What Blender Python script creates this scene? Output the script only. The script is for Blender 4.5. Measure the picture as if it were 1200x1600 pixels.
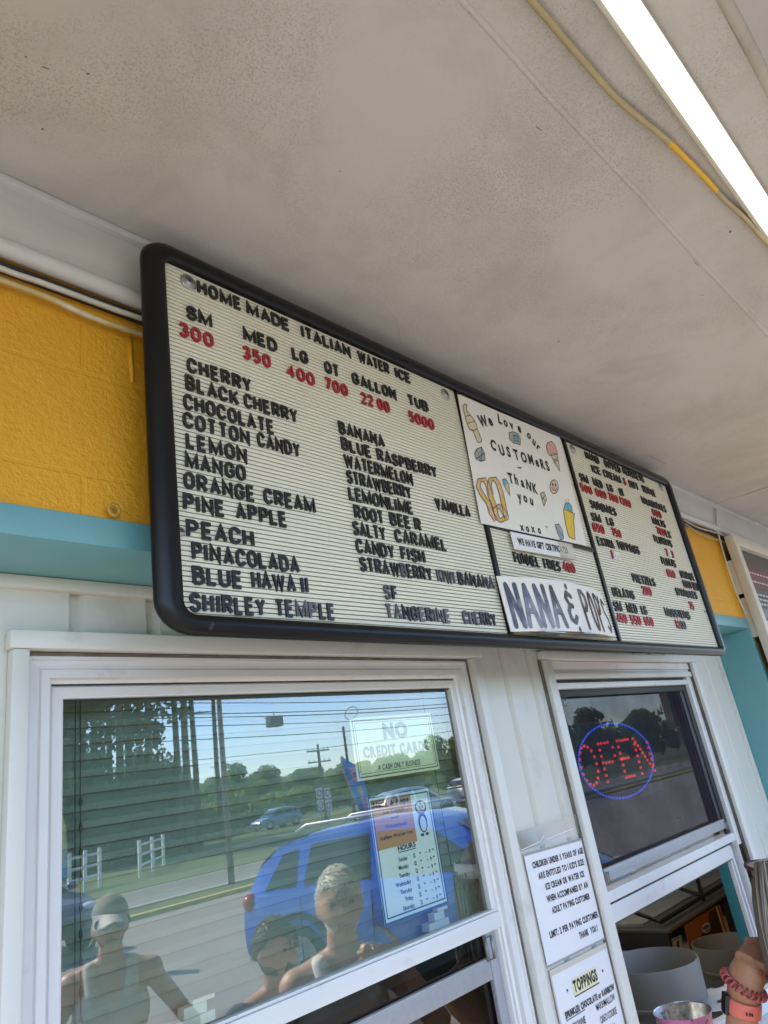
import bpy, bmesh, math, random
from mathutils import Vector, Matrix
from math import sin, cos, pi, radians as R_
for o in list(bpy.data.objects): bpy.data.objects.remove(o)
random.seed(11)
SC = bpy.context.scene
COL = SC.collection
H = 2.5                       # camera height above the lot (1 unit = 0.72 m)
# ---------------------------------------------------------------- camera
def _rot():
    a, b, c = -3.67582998e-01, -8.56407331e-01, -1.68126017e-01
    Rx = Matrix(((1,0,0),(0,cos(a),-sin(a)),(0,sin(a),cos(a))))
    Ry = Matrix(((cos(b),0,sin(b)),(0,1,0),(-sin(b),0,cos(b))))
    Rz = Matrix(((cos(c),-sin(c),0),(sin(c),cos(c),0),(0,0,1)))
    B = Matrix(((1,0,0),(0,0,-1),(0,1,0)))
    return Rz @ Rx @ Ry @ B
RC = _rot()
FPX = 1100.0
cam_d = bpy.data.cameras.new('camera'); cam = bpy.data.objects.new('camera', cam_d); COL.objects.link(cam)
cam_d.sensor_width = 36; cam_d.sensor_fit = 'AUTO'; cam_d.lens = FPX/1600*36
cam_d.clip_start = .02; cam_d.clip_end = 3000
cam.matrix_world = Matrix((( RC[0][0], -RC[1][0], -RC[2][0], 0),
                           ( RC[0][1], -RC[1][1], -RC[2][1], 0),
                           ( RC[0][2], -RC[1][2], -RC[2][2], H),
                           (0,0,0,1)))
SC.camera = cam
# ---------------------------------------------------------------- world, sun, exposure
SUN_EL, SUN_AZ = 43, 110       # the sun stands over the road, behind the people and a little to the left
sd = Vector((cos(R_(SUN_EL))*cos(R_(SUN_AZ)), -cos(R_(SUN_EL))*sin(R_(SUN_AZ)), sin(R_(SUN_EL))))
w = bpy.data.worlds.new('World'); SC.world = w; w.use_nodes = True
nt = w.node_tree; nt.nodes.clear()
sky = nt.nodes.new('ShaderNodeTexSky'); sky.sky_type = 'NISHITA'; sky.sun_disc = False
sky.sun_elevation = R_(SUN_EL); sky.sun_rotation = math.atan2(sd.x, sd.y); sky.air_density = 1.0; sky.dust_density = .5; sky.ozone_density = 2
bg = nt.nodes.new('ShaderNodeBackground'); bg.inputs[1].default_value = .15
wo = nt.nodes.new('ShaderNodeOutputWorld')
tcs = nt.nodes.new('ShaderNodeTexCoord'); mps = nt.nodes.new('ShaderNodeMapping'); mps.inputs['Scale'].default_value = (1,1,3.2)
cl_ = nt.nodes.new('ShaderNodeTexNoise'); cl_.inputs['Scale'].default_value = 2.3; cl_.inputs['Detail'].default_value = 7; cl_.inputs['Roughness'].default_value = .55
crr = nt.nodes.new('ShaderNodeMapRange'); crr.inputs[1].default_value = .46; crr.inputs[2].default_value = .74; crr.inputs[4].default_value = .50
tint = nt.nodes.new('ShaderNodeMix'); tint.data_type = 'RGBA'; tint.blend_type = 'MULTIPLY'; tint.inputs[0].default_value = 1; tint.inputs[7].default_value = (.82,.96,1.17,1)
cmx = nt.nodes.new('ShaderNodeMix'); cmx.data_type = 'RGBA'; cmx.inputs[7].default_value = (5.2,5.4,5.8,1)
nt.links.new(tcs.outputs['Generated'], mps.inputs[0]); nt.links.new(mps.outputs[0], cl_.inputs['Vector']); nt.links.new(cl_.outputs[0], crr.inputs[0])
nt.links.new(sky.outputs[0], tint.inputs[6]); nt.links.new(crr.outputs[0], cmx.inputs[0]); nt.links.new(tint.outputs[2], cmx.inputs[6]); nt.links.new(cmx.outputs[2], bg.inputs[0]); nt.links.new(bg.outputs[0], wo.inputs[0])
sl = bpy.data.lights.new('sun', 'SUN'); sl.energy = 4.6; sl.angle = R_(.5); sl.color = (1, .915, .77)
so = bpy.data.objects.new('sun', sl); COL.objects.link(so)
so.rotation_euler = (-sd).to_track_quat('-Z', 'Y').to_euler()
vs = SC.view_settings; vs.view_transform = 'Standard'; vs.look = 'None'; vs.gamma = 1; vs.exposure = 1.8
SC.cycles.max_bounces = 10; SC.cycles.transparent_max_bounces = 24; SC.cycles.diffuse_bounces = 6
SC.cycles.caustics_reflective = False; SC.cycles.caustics_refractive = False
SC.cycles.sample_clamp_indirect = 6
SC.cycles.use_denoising = True
# ---------------------------------------------------------------- geometry helpers
def ray(px, py):
    v = Vector(((px-600)/FPX, (py-800)/FPX, 1))
    return Vector((sum(RC[i][j]*v[i] for i in range(3)) for j in range(3)))
def W(px, py, Y):              # point of the plane y = Y seen at that spot of the photograph
    d = ray(px, py); d = d*(Y/d.y); return Vector((d.x, d.y, d.z+H))
def Dp(px, py, depth):
    d = ray(px, py)*depth; return Vector((d.x, d.y, d.z+H))
G = 1.30                       # plane of the window glass
def mesh_obj(name, verts, faces, mat, parent=None, smooth=False, mi=None):
    me = bpy.data.meshes.new(name); me.from_pydata([tuple(v) for v in verts], [], faces); me.update()
    mats = mat if isinstance(mat, (list, tuple)) else [mat]
    for m in mats: me.materials.append(m)
    if mi:
        for p, i in zip(me.polygons, mi): p.material_index = i
    if smooth:
        for p in me.polygons: p.use_smooth = True
    o = bpy.data.objects.new(name, me); COL.objects.link(o)
    if parent: o.parent = parent
    return o
def bevel(o, wdt=.002, seg=2, ang=35):
    bm = bmesh.new(); bm.from_mesh(o.data)
    bmesh.ops.remove_doubles(bm, verts=bm.verts, dist=1e-6)
    es = [e for e in bm.edges if len(e.link_faces) == 2 and e.calc_face_angle() > R_(ang)]
    bmesh.ops.bevel(bm, geom=es, offset=wdt, segments=seg, affect='EDGES', clamp_overlap=True, profile=.6)
    for f in bm.faces: f.smooth = True
    bm.to_mesh(o.data); bm.free()
    try: o.data.set_sharp_from_angle(angle=R_(50))
    except Exception: pass
    return o
class MB:
    def __init__(s): s.v = []; s.f = []; s.m = []; s.cur = 0
    def add(s, vs, fs):
        b = len(s.v); s.v += [Vector(v) for v in vs]; s.f += [tuple(i+b for i in f) for f in fs]; s.m += [s.cur]*len(fs); return s
    def box(s, x0, x1, y0, y1, z0, z1):
        return s.add([(x0,y0,z0),(x1,y0,z0),(x1,y1,z0),(x0,y1,z0),(x0,y0,z1),(x1,y0,z1),(x1,y1,z1),(x0,y1,z1)],
              [(0,3,2,1),(4,5,6,7),(0,1,5,4),(1,2,6,5),(2,3,7,6),(3,0,4,7)])
    def obox(s, M, sx, sy, sz):
        n = len(s.v); s.box(-sx/2, sx/2, -sy/2, sy/2, -sz/2, sz/2)
        for i in range(n, len(s.v)): s.v[i] = M @ s.v[i]
        return s
    def tube(s, pts, r, n=8, closed=False, caps=True):
        pts = [Vector(p) for p in pts]; N = len(pts)
        rr = r if isinstance(r, (list, tuple)) else [r]*N
        rings = []; up = None
        for i, p in enumerate(pts):
            a = pts[i-1] if (i > 0 or closed) else p; b = pts[(i+1) % N] if (i < N-1 or closed) else p
            t = (b-a); t = t.normalized() if t.length > 1e-9 else Vector((0,0,1))
            if up is None:
                up = Vector((0,0,1)) if abs(t.z) < .9 else Vector((1,0,0))
            u = (up - t*up.dot(t)); u = u.normalized() if u.length > 1e-6 else t.orthogonal().normalized()
            up = u; v = t.cross(u)
            rings.append([p + (u*cos(2*pi*k/n) + v*sin(2*pi*k/n))*rr[i] for k in range(n)])
        vs = [q for rg in rings for q in rg]; fs = []
        for i in range(N if closed else N-1):
            j = (i+1) % N
            for k in range(n): fs.append((i*n+k, i*n+(k+1)%n, j*n+(k+1)%n, j*n+k))
        if caps and not closed:
            fs.append(tuple(range(n))[::-1]); fs.append(tuple((N-1)*n+k for k in range(n)))
        return s.add(vs, fs)
    def lathe(s, prof, c=(0,0,0), n=32, M=None):
        c = Vector(c); vs = []; fs = []
        for (r, z) in prof:
            for k in range(n):
                p = Vector((r*cos(2*pi*k/n), r*sin(2*pi*k/n), z)); vs.append((M @ p if M else p) + c)
        for i in range(len(prof)-1):
            for k in range(n): fs.append((i*n+k, i*n+(k+1)%n, (i+1)*n+(k+1)%n, (i+1)*n+k))
        return s.add(vs, fs)
    def ell(s, c, rx, ry, rz, M=None, nu=16, nv=10, fn=None):
        c = Vector(c); vs = []; fs = []
        for j in range(nv+1):
            th = pi*j/nv
            for i in range(nu):
                ph = 2*pi*i/nu; p = Vector((sin(th)*cos(ph), sin(th)*sin(ph), cos(th)))
                q = Vector((p.x*rx, p.y*ry, p.z*rz))
                if fn: q = fn(p, q)
                vs.append((M @ q if M else q) + c)
        for j in range(nv):
            for i in range(nu):
                fs.append((j*nu+i, (j+1)*nu+i, (j+1)*nu+(i+1)%nu, j*nu+(i+1)%nu))
        return s.add(vs, fs)
    def cap(s, a, b, ra, rb, n=14, flat=1.0, side=None):       # tapered limb with round ends
        a = Vector(a); b = Vector(b); t = (b-a); L = t.length; t.normalize()
        u = Vector(side) if side is not None else t.orthogonal(); u = (u - t*u.dot(t)).normalized(); v = t.cross(u)
        prof = [(-ra, .02)] + [(-ra*cos(q), ra*sin(q)) for q in (.4, .8, 1.2)] + [(0, ra), (L*.25, ra*.75+rb*.25), (L*.5, (ra+rb)/2), (L*.75, ra*.25+rb*.75), (L, rb)] + [(L+rb*sin(q), rb*cos(q)) for q in (.4,.8,1.2)] + [(L+rb, .02*rb)]
        vs = []; fs = []
        for (d, r) in prof:
            for k in range(n): vs.append(a + t*d + u*(r*cos(2*pi*k/n)) + v*(r*flat*sin(2*pi*k/n)))
        for i in range(len(prof)-1):
            for k in range(n): fs.append((i*n+k, i*n+(k+1)%n, (i+1)*n+(k+1)%n, (i+1)*n+k))
        fs.append(tuple(range(n))[::-1]); fs.append(tuple((len(prof)-1)*n+k for k in range(n)))
        return s.add(vs, fs)
    def build(s, name, mat, parent=None, smooth=False, bev=0):
        o = mesh_obj(name, s.v, s.f, mat, parent, smooth, s.m if isinstance(mat, (list, tuple)) else None)
        if bev: bevel(o, bev)
        return o
def box(name, mat, parent, x0, x1, y0, y1, z0, z1, bev=.0015):
    return MB().box(min(x0,x1), max(x0,x1), min(y0,y1), max(y0,y1), min(z0,z1), max(z0,z1)).build(name, mat, parent, bev=bev)
def empty(name, label, cat, loc=(0,0,0), group=None, parent=None):
    o = bpy.data.objects.new(name, None); COL.objects.link(o); o.empty_display_size = .1
    o.location = loc
    if parent: o.parent = parent
    if label: o['label'] = label; o['category'] = cat
    if group: o['group'] = group
    return o
def tag(o, label, cat, group=None):
    o['label'] = label; o['category'] = cat
    if group: o['group'] = group
    return o
def struct(o): o['kind'] = 'structure'; return o
def copy_tree(o, parent=None):
    c = o.copy(); COL.objects.link(c); c.parent = parent
    for ch in [x for x in COL.objects if x.parent == o]: copy_tree(ch, c)
    return c
# ---------------------------------------------------------------- materials
def mat(name, col, rough=.5, var=0, vscale=4, bump=0, bscale=30, spec=.5, metal=0, stain=None, coat=0, emit=0, detail=6, stretch=None, bdist=.002, aniso=None):
    m = bpy.data.materials.new(name); m.use_nodes = True; n = m.node_tree; b = n.nodes['Principled BSDF']
    b.inputs['Base Color'].default_value = (*col, 1); b.inputs['Roughness'].default_value = rough
    b.inputs['Specular IOR Level'].default_value = spec; b.inputs['Metallic'].default_value = metal
    if coat: b.inputs['Coat Weight'].default_value = coat; b.inputs['Coat Roughness'].default_value = .05
    if emit:
        b.inputs['Emission Color'].default_value = (*col, 1); b.inputs['Emission Strength'].default_value = emit
    tc = n.nodes.new('ShaderNodeTexCoord'); co = tc.outputs['Object']
    if stretch:
        mp = n.nodes.new('ShaderNodeMapping'); mp.inputs['Scale'].default_value = stretch; n.links.new(co, mp.inputs[0]); co = mp.outputs[0]
    last = None
    def mixc(fac, a, bcol):
        mx = n.nodes.new('ShaderNodeMix'); mx.data_type = 'RGBA'
        n.links.new(fac, mx.inputs[0])
        if a is None: mx.inputs[6].default_value = (*col, 1)
        else: n.links.new(a, mx.inputs[6])
        mx.inputs[7].default_value = (*bcol, 1); return mx.outputs[2]
    def noise(sc, det=detail, ro=.6):
        t = n.nodes.new('ShaderNodeTexNoise'); t.inputs['Scale'].default_value = sc; t.inputs['Detail'].default_value = det; t.inputs['Roughness'].default_value = ro
        n.links.new(co, t.inputs['Vector']); return t.outputs[0]
    def ramp(f, lo, hi):
        r = n.nodes.new('ShaderNodeMapRange'); r.inputs[1].default_value = lo; r.inputs[2].default_value = hi; n.links.new(f, r.inputs[0]); return r.outputs[0]
    if var:
        last = mixc(ramp(noise(vscale), .35, .7), last, tuple(c*(1-var) for c in col))
    for st in (stain or []):      # (colour, scale, lo, hi)
        last = mixc(ramp(noise(st[1], st[4] if len(st) > 4 else 8, .65), st[2], st[3]), last, st[0])
    if last is not None: n.links.new(last, b.inputs['Base Color'])
    if bump:
        bp = n.nodes.new('ShaderNodeBump'); bp.inputs['Strength'].default_value = bump; bp.inputs['Distance'].default_value = bdist
        n.links.new(noise(bscale, 8), bp.inputs['Height']); n.links.new(bp.outputs[0], b.inputs['Normal'])
    return m
M = {}
M['yellow'] = mat('yellow_block_paint', (.70,.335,.012), .55, var=.10, vscale=3, bump=.5, bscale=95, bdist=.009, stain=[((.33,.19,.03),2.3,.62,.9)])
M['teal'] = mat('teal_paint', (.145,.345,.37), .4, var=.06, bump=.15, bscale=40, stain=[((.05,.07,.07),38,.74,.78)])
M['white_vinyl'] = mat('white_vinyl', (.66,.64,.585), .38, var=.05, vscale=2, stain=[((.36,.33,.28),9,.58,.95),((.12,.11,.10),60,.76,.80)])
M['white_frame'] = mat('white_window_frame', (.68,.665,.65), .32, var=.04, vscale=3, stain=[((.38,.36,.34),14,.58,.95),((.10,.10,.10),55,.75,.79)])
M['siding'] = mat('vinyl_siding', (.62,.60,.535), .42, var=.06, vscale=2, stain=[((.40,.37,.30),6,.55,.92),((.14,.13,.11),70,.77,.81)])
M['frieze'] = mat('frieze_paint', (.56,.55,.53), .5, var=.2, vscale=7, bump=.8, bscale=24, stain=[((.70,.68,.62),7,.60,.70),((.08,.07,.06),60,.76,.79)], stretch=(.35,1,1))
def ceiling_mat():
    m = mat('ceiling_paint', (.50,.455,.41), .6, var=.0)
    n = m.node_tree; b = n.nodes['Principled BSDF']; L = n.links
    tc = n.nodes.new('ShaderNodeTexCoord')
    def nz(sc, det=6, ro=.6, dist=0):
        t = n.nodes.new('ShaderNodeTexNoise'); t.inputs['Scale'].default_value = sc; t.inputs['Detail'].default_value = det; t.inputs['Roughness'].default_value = ro; t.inputs['Distortion'].default_value = dist
        L.new(tc.outputs['Object'], t.inputs['Vector']); return t.outputs[0]
    def mr(f, a, c, d=0, e=1):
        r = n.nodes.new('ShaderNodeMapRange'); r.inputs[1].default_value = a; r.inputs[2].default_value = c; r.inputs[3].default_value = d; r.inputs[4].default_value = e; L.new(f, r.inputs[0]); return r.outputs[0]
    def mul(a, c):
        x = n.nodes.new('ShaderNodeMath'); x.operation = 'MULTIPLY'; L.new(a, x.inputs[0]); L.new(c, x.inputs[1]); return x.outputs[0]
    def mix(f, a, c):
        x = n.nodes.new('ShaderNodeMix'); x.data_type = 'RGBA'; L.new(f, x.inputs[0])
        (L.new(a, x.inputs[6]) if not isinstance(a, tuple) else setattr(x.inputs[6], 'default_value', a)); x.inputs[7].default_value = c; return x.outputs[2]
    patch = mr(nz(2.2, 5, .55, .8), .44, .60)               # roller patches left rough, grime caught in the stipple
    stip = mr(nz(250, 3, .7), .47, .66)
    base = mix(mr(nz(3.1, 7, .65, .5), .42, .66), (.478,.455,.430,1), (.400,.377,.352,1))
    base = mix(mul(patch, stip), base, (.34,.305,.275,1))
    base = mix(mr(nz(34, 2, .5), .785, .80), base, (.05,.04,.035,1))   # fly specks
    L.new(base, b.inputs['Base Color'])
    bp = n.nodes.new('ShaderNodeBump'); bp.inputs['Strength'].default_value = .5; bp.inputs['Distance'].default_value = .0025
    L.new(nz(120, 4, .7), bp.inputs['Height']); L.new(bp.outputs[0], b.inputs['Normal'])
    return m
M['ceiling'] = ceiling_mat()
M['batten'] = mat('batten_paint', (.47,.43,.37), .6, var=.3, vscale=12, bump=.5, bscale=50)
M['beige'] = mat('beige_cable', (.40,.315,.17), .5, var=.2, vscale=14)
M['cable_yellow'] = mat('yellow_cable', (.70,.40,.03), .5, var=.15)
M['cable_white'] = mat('white_cable', (.58,.56,.50), .5, var=.2, vscale=10, stain=[((.55,.30,.03),5,.55,.7)])
M['cable_grey'] = mat('grey_cable', (.38,.37,.35), .5, var=.2, vscale=10)
M['lamp_body'] = mat('lamp_body', (.52,.47,.39), .5, var=.15, vscale=8)
M['diffuser'] = mat('lit_diffuser', (.90,1,.945), .4, emit=.31)
M['frame_black'] = mat('black_plastic_frame', (.004,.004,.0045), .32, spec=.28, var=.3, vscale=8, bump=.2, bscale=25, stain=[((.09,.09,.09),26,.66,.82),((.35,.34,.32),60,.80,.83)])
M['panel'] = mat('cream_letter_panel', (.72,.69,.56), .55, var=.06, vscale=3, stain=[((.40,.36,.25),5,.68,.98),((.12,.10,.07),80,.80,.84)])
M['letter_black'] = mat('black_letter', (.012,.012,.013), .34, var=.2, vscale=20)
M['letter_grey'] = mat('glare_letter', (.10,.10,.11), .3, var=.6, vscale=30)  # grey tone paints the glare on some glossy letters into the colour
M['letter_red'] = mat('red_letter', (.36,.015,.025), .38, var=.25, vscale=20)
M['letter_white'] = mat('white_letter', (.72,.72,.70), .4)
M['metal'] = mat('dull_metal', (.42,.42,.41), .38, metal=.8, var=.2)
M['galv'] = mat('galvanised_metal', (.66,.68,.70), .34, metal=1, var=.6, vscale=55, detail=2)
M['paper'] = mat('paper', (.74,.71,.66), .6, var=.04)
M['paper_white'] = mat('white_paper', (.74,.72,.73), .45, var=.03)
M['paper_yellow'] = mat('pale_yellow_paper', (.80,.80,.55), .6, var=.05)
M['ink'] = mat('ink', (.012,.012,.014), .6)
M['ink_navy'] = mat('navy_ink', (.02,.025,.09), .6)
M['grey_screen'] = mat('grey_alu_frame', (.36,.36,.37), .4, metal=.2, var=.1, vscale=60)
M['dark'] = mat('dark_interior', (.035,.035,.035), .7, var=.3)
M['dark_gasket'] = mat('black_gasket', (.012,.012,.012), .5)
M['slat'] = mat('blind_slat', (.22,.26,.225), .5, var=.05)
M['cord'] = mat('blind_cord', (.06,.07,.06), .6)
M['tub'] = mat('grey_tub', (.22,.21,.19), .45, var=.05)
M['steel'] = mat('steel', (.45,.45,.45), .3, metal=.85, var=.15)
M['skin'] = mat('skin', (.46,.245,.165), .5, var=.1, vscale=14, bump=.1, bscale=60)
M['skin_tan'] = mat('tanned_skin', (.43,.195,.10), .48, var=.22, vscale=26, bump=.6, bscale=90, bdist=.0015, stain=[((.22,.09,.05),45,.62,.75)])
M['asphalt'] = mat('asphalt', (.235,.222,.20), .9, var=.2, vscale=.6, bump=.4, bscale=40)
M['road'] = mat('road_asphalt', (.17,.17,.165), .9, var=.15, vscale=.4)
M['grass'] = mat('grass', (.085,.125,.035), .9, var=.4, vscale=.35, bump=.6, bscale=6, bdist=.05)
M['kerb_yellow'] = mat('yellow_kerb', (.55,.45,.10), .8, var=.3, vscale=2)
M['line_white'] = mat('road_line', (.7,.7,.68), .8, var=.2)
M['leaf'] = mat('leaf_green', (.085,.15,.045), .6, var=.45, vscale=.5)
M['leaf_light'] = mat('leaf_light_green', (.14,.22,.06), .6, var=.4, vscale=.5)
M['needle'] = mat('pine_needle', (.05,.085,.035), .7, var=.4, vscale=.6)
M['bark'] = mat('bark', (.17,.13,.10), .9, var=.4, vscale=3, stretch=(1,1,.2))
M['pole_wood'] = mat('weathered_pole', (.22,.19,.16), .9, var=.25, vscale=3, stretch=(1,1,.15))
M['white_paint'] = mat('white_paint', (.78,.78,.76), .5, var=.06)
def leafy(m, col):
    n = m.node_tree; b = n.nodes['Principled BSDF']; out = n.nodes['Material Output']; t = n.nodes.new('ShaderNodeBsdfTranslucent'); t.inputs[0].default_value = (*col, 1)
    mx = n.nodes.new('ShaderNodeMixShader'); mx.inputs[0].default_value = .45; n.links.new(b.outputs[0], mx.inputs[1]); n.links.new(t.outputs[0], mx.inputs[2]); n.links.new(mx.outputs[0], out.inputs[0])
leafy(M['leaf'], (.13,.22,.05)); leafy(M['leaf_light'], (.20,.30,.07)); leafy(M['needle'], (.07,.12,.04))
def plain(name, col, rough=.5, **k):
    if name not in M: M[name] = mat(name, col, rough, **k)
    return M[name]
def glass_mat(name, ior=1.9, tint=(.86,.95,.90), boost=1.0):
    m = bpy.data.materials.new(name); m.use_nodes = True; n = m.node_tree; n.nodes.clear()
    fr = n.nodes.new('ShaderNodeFresnel'); fr.inputs[0].default_value = ior
    mu = n.nodes.new('ShaderNodeMath'); mu.operation = 'MULTIPLY'; mu.inputs[1].default_value = boost; mu.use_clamp = True
    tr = n.nodes.new('ShaderNodeBsdfTransparent'); tr.inputs[0].default_value = (*tint, 1)
    gl = n.nodes.new('ShaderNodeBsdfGlossy'); gl.inputs['Roughness'].default_value = 0.0; gl.inputs[0].default_value = (1,1,1,1)
    mx = n.nodes.new('ShaderNodeMixShader'); out = n.nodes.new('ShaderNodeOutputMaterial')
    ge = n.nodes.new('ShaderNodeNewGeometry'); mp = n.nodes.new('ShaderNodeMapRange'); mp.inputs[3].default_value = ior; mp.inputs[4].default_value = 1/ior      # a thin pane reflects the same from both sides
    n.links.new(ge.outputs['Backfacing'], mp.inputs[0]); n.links.new(mp.outputs[0], fr.inputs[0])
    n.links.new(fr.outputs[0], mu.inputs[0]); n.links.new(mu.outputs[0], mx.inputs[0]); n.links.new(tr.outputs[0], mx.inputs[1]); n.links.new(gl.outputs[0], mx.inputs[2]); n.links.new(mx.outputs[0], out.inputs[0])
    return m
M['glass'] = glass_mat('window_glass', 2.5, (.88,.96,.91))
M['glass_thin'] = glass_mat('thin_glass', 1.6, (.9,.95,.95))
M['car_glass'] = glass_mat('car_glass', 1.28, (.25,.29,.27))
def screen_mat():
    m = bpy.data.materials.new('insect_screen'); m.use_nodes = True; n = m.node_tree; n.nodes.clear()
    tr = n.nodes.new('ShaderNodeBsdfTransparent'); df = n.nodes.new('ShaderNodeBsdfDiffuse'); df.inputs[0].default_value = (.020,.020,.036,1)
    mx = n.nodes.new('ShaderNodeMixShader'); out = n.nodes.new('ShaderNodeOutputMaterial')
    tc = n.nodes.new('ShaderNodeTexCoord'); t = n.nodes.new('ShaderNodeTexNoise'); t.inputs['Scale'].default_value = 9; t.inputs['Detail'].default_value = 3
    r = n.nodes.new('ShaderNodeMapRange'); r.inputs[1].default_value = .35; r.inputs[2].default_value = .65; r.inputs[3].default_value = .44; r.inputs[4].default_value = .58
    n.links.new(tc.outputs['Object'], t.inputs['Vector']); n.links.new(t.outputs[0], r.inputs[0]); n.links.new(r.outputs[0], mx.inputs[0])
    n.links.new(tr.outputs[0], mx.inputs[1]); n.links.new(df.outputs[0], mx.inputs[2]); n.links.new(mx.outputs[0], out.inputs[0])
    return m
M['screen'] = screen_mat()
def clear_mat():
    m = bpy.data.materials.new('clear_plastic'); m.use_nodes = True; n = m.node_tree; n.nodes.clear()
    tr = n.nodes.new('ShaderNodeBsdfTransparent'); gl = n.nodes.new('ShaderNodeBsdfGlossy'); gl.inputs['Roughness'].default_value = .12
    mx = n.nodes.new('ShaderNodeMixShader'); mx.inputs[0].default_value = .22; out = n.nodes.new('ShaderNodeOutputMaterial')
    n.links.new(tr.outputs[0], mx.inputs[1]); n.links.new(gl.outputs[0], mx.inputs[2]); n.links.new(mx.outputs[0], out.inputs[0]); return m
M['clear'] = clear_mat()
# ---------------------------------------------------------------- lettering
_gc = {}
def glyph(ch, offs, depth):
    k = (ch, offs, depth)
    if k in _gc: return _gc[k]
    c = bpy.data.curves.new('g', 'FONT'); c.body = ch; c.size = 1; c.offset = offs; c.extrude = depth; c.resolution_u = 4; c.fill_mode = 'FRONT' if depth == 0 else 'BOTH'
    o = bpy.data.objects.new('g', c); COL.objects.link(o)
    dg = bpy.context.evaluated_depsgraph_get(); e = o.evaluated_get(dg); me = e.to_mesh()
    vs = [v.co.copy() for v in me.vertices]; fs = [tuple(p.vertices) for p in me.polygons]
    e.to_mesh_clear(); bpy.data.objects.remove(o); bpy.data.curves.remove(c)
    x0 = min((v.x for v in vs), default=0); x1 = max((v.x for v in vs), default=.3)
    r = (vs, fs, x0, x1); _gc[k] = r; return r
_ref = {}
def cap_h(offs):
    if offs not in _ref:
        vs = glyph('H', offs, 0)[0]; _ref[offs] = (min(v.y for v in vs), max(v.y for v in vs))
    return _ref[offs]
def layout(s, offs=.03, depth=0, gap=.10, space=.38, rnd=None, tilt=0):
    """list of (verts, faces, char index) with x in 0..w and y cap height 1"""
    y0, y1 = cap_h(offs); k = 1/(y1-y0); x = 0; out = []
    for i, ch in enumerate(s):
        if ch == ' ': x += space; continue
        vs, fs, a, b = glyph(ch, offs, depth)
        wd = (b-a)*k; t = rnd.uniform(-tilt, tilt) if rnd else 0; dy = rnd.uniform(-.012,.012) if rnd else 0
        q = []
        for v in vs:
            X, Yv = (v.x-a)*k - wd/2, (v.y-y0)*k - .5
            q.append((x + wd/2 + X*cos(t) - Yv*sin(t), .5 + X*sin(t) + Yv*cos(t) + dy, v.z))
        out.append((q, fs, i)); x += wd + gap + (rnd.uniform(-.03,.03) if rnd else 0)
    return out, max(x-gap, .01)
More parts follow.
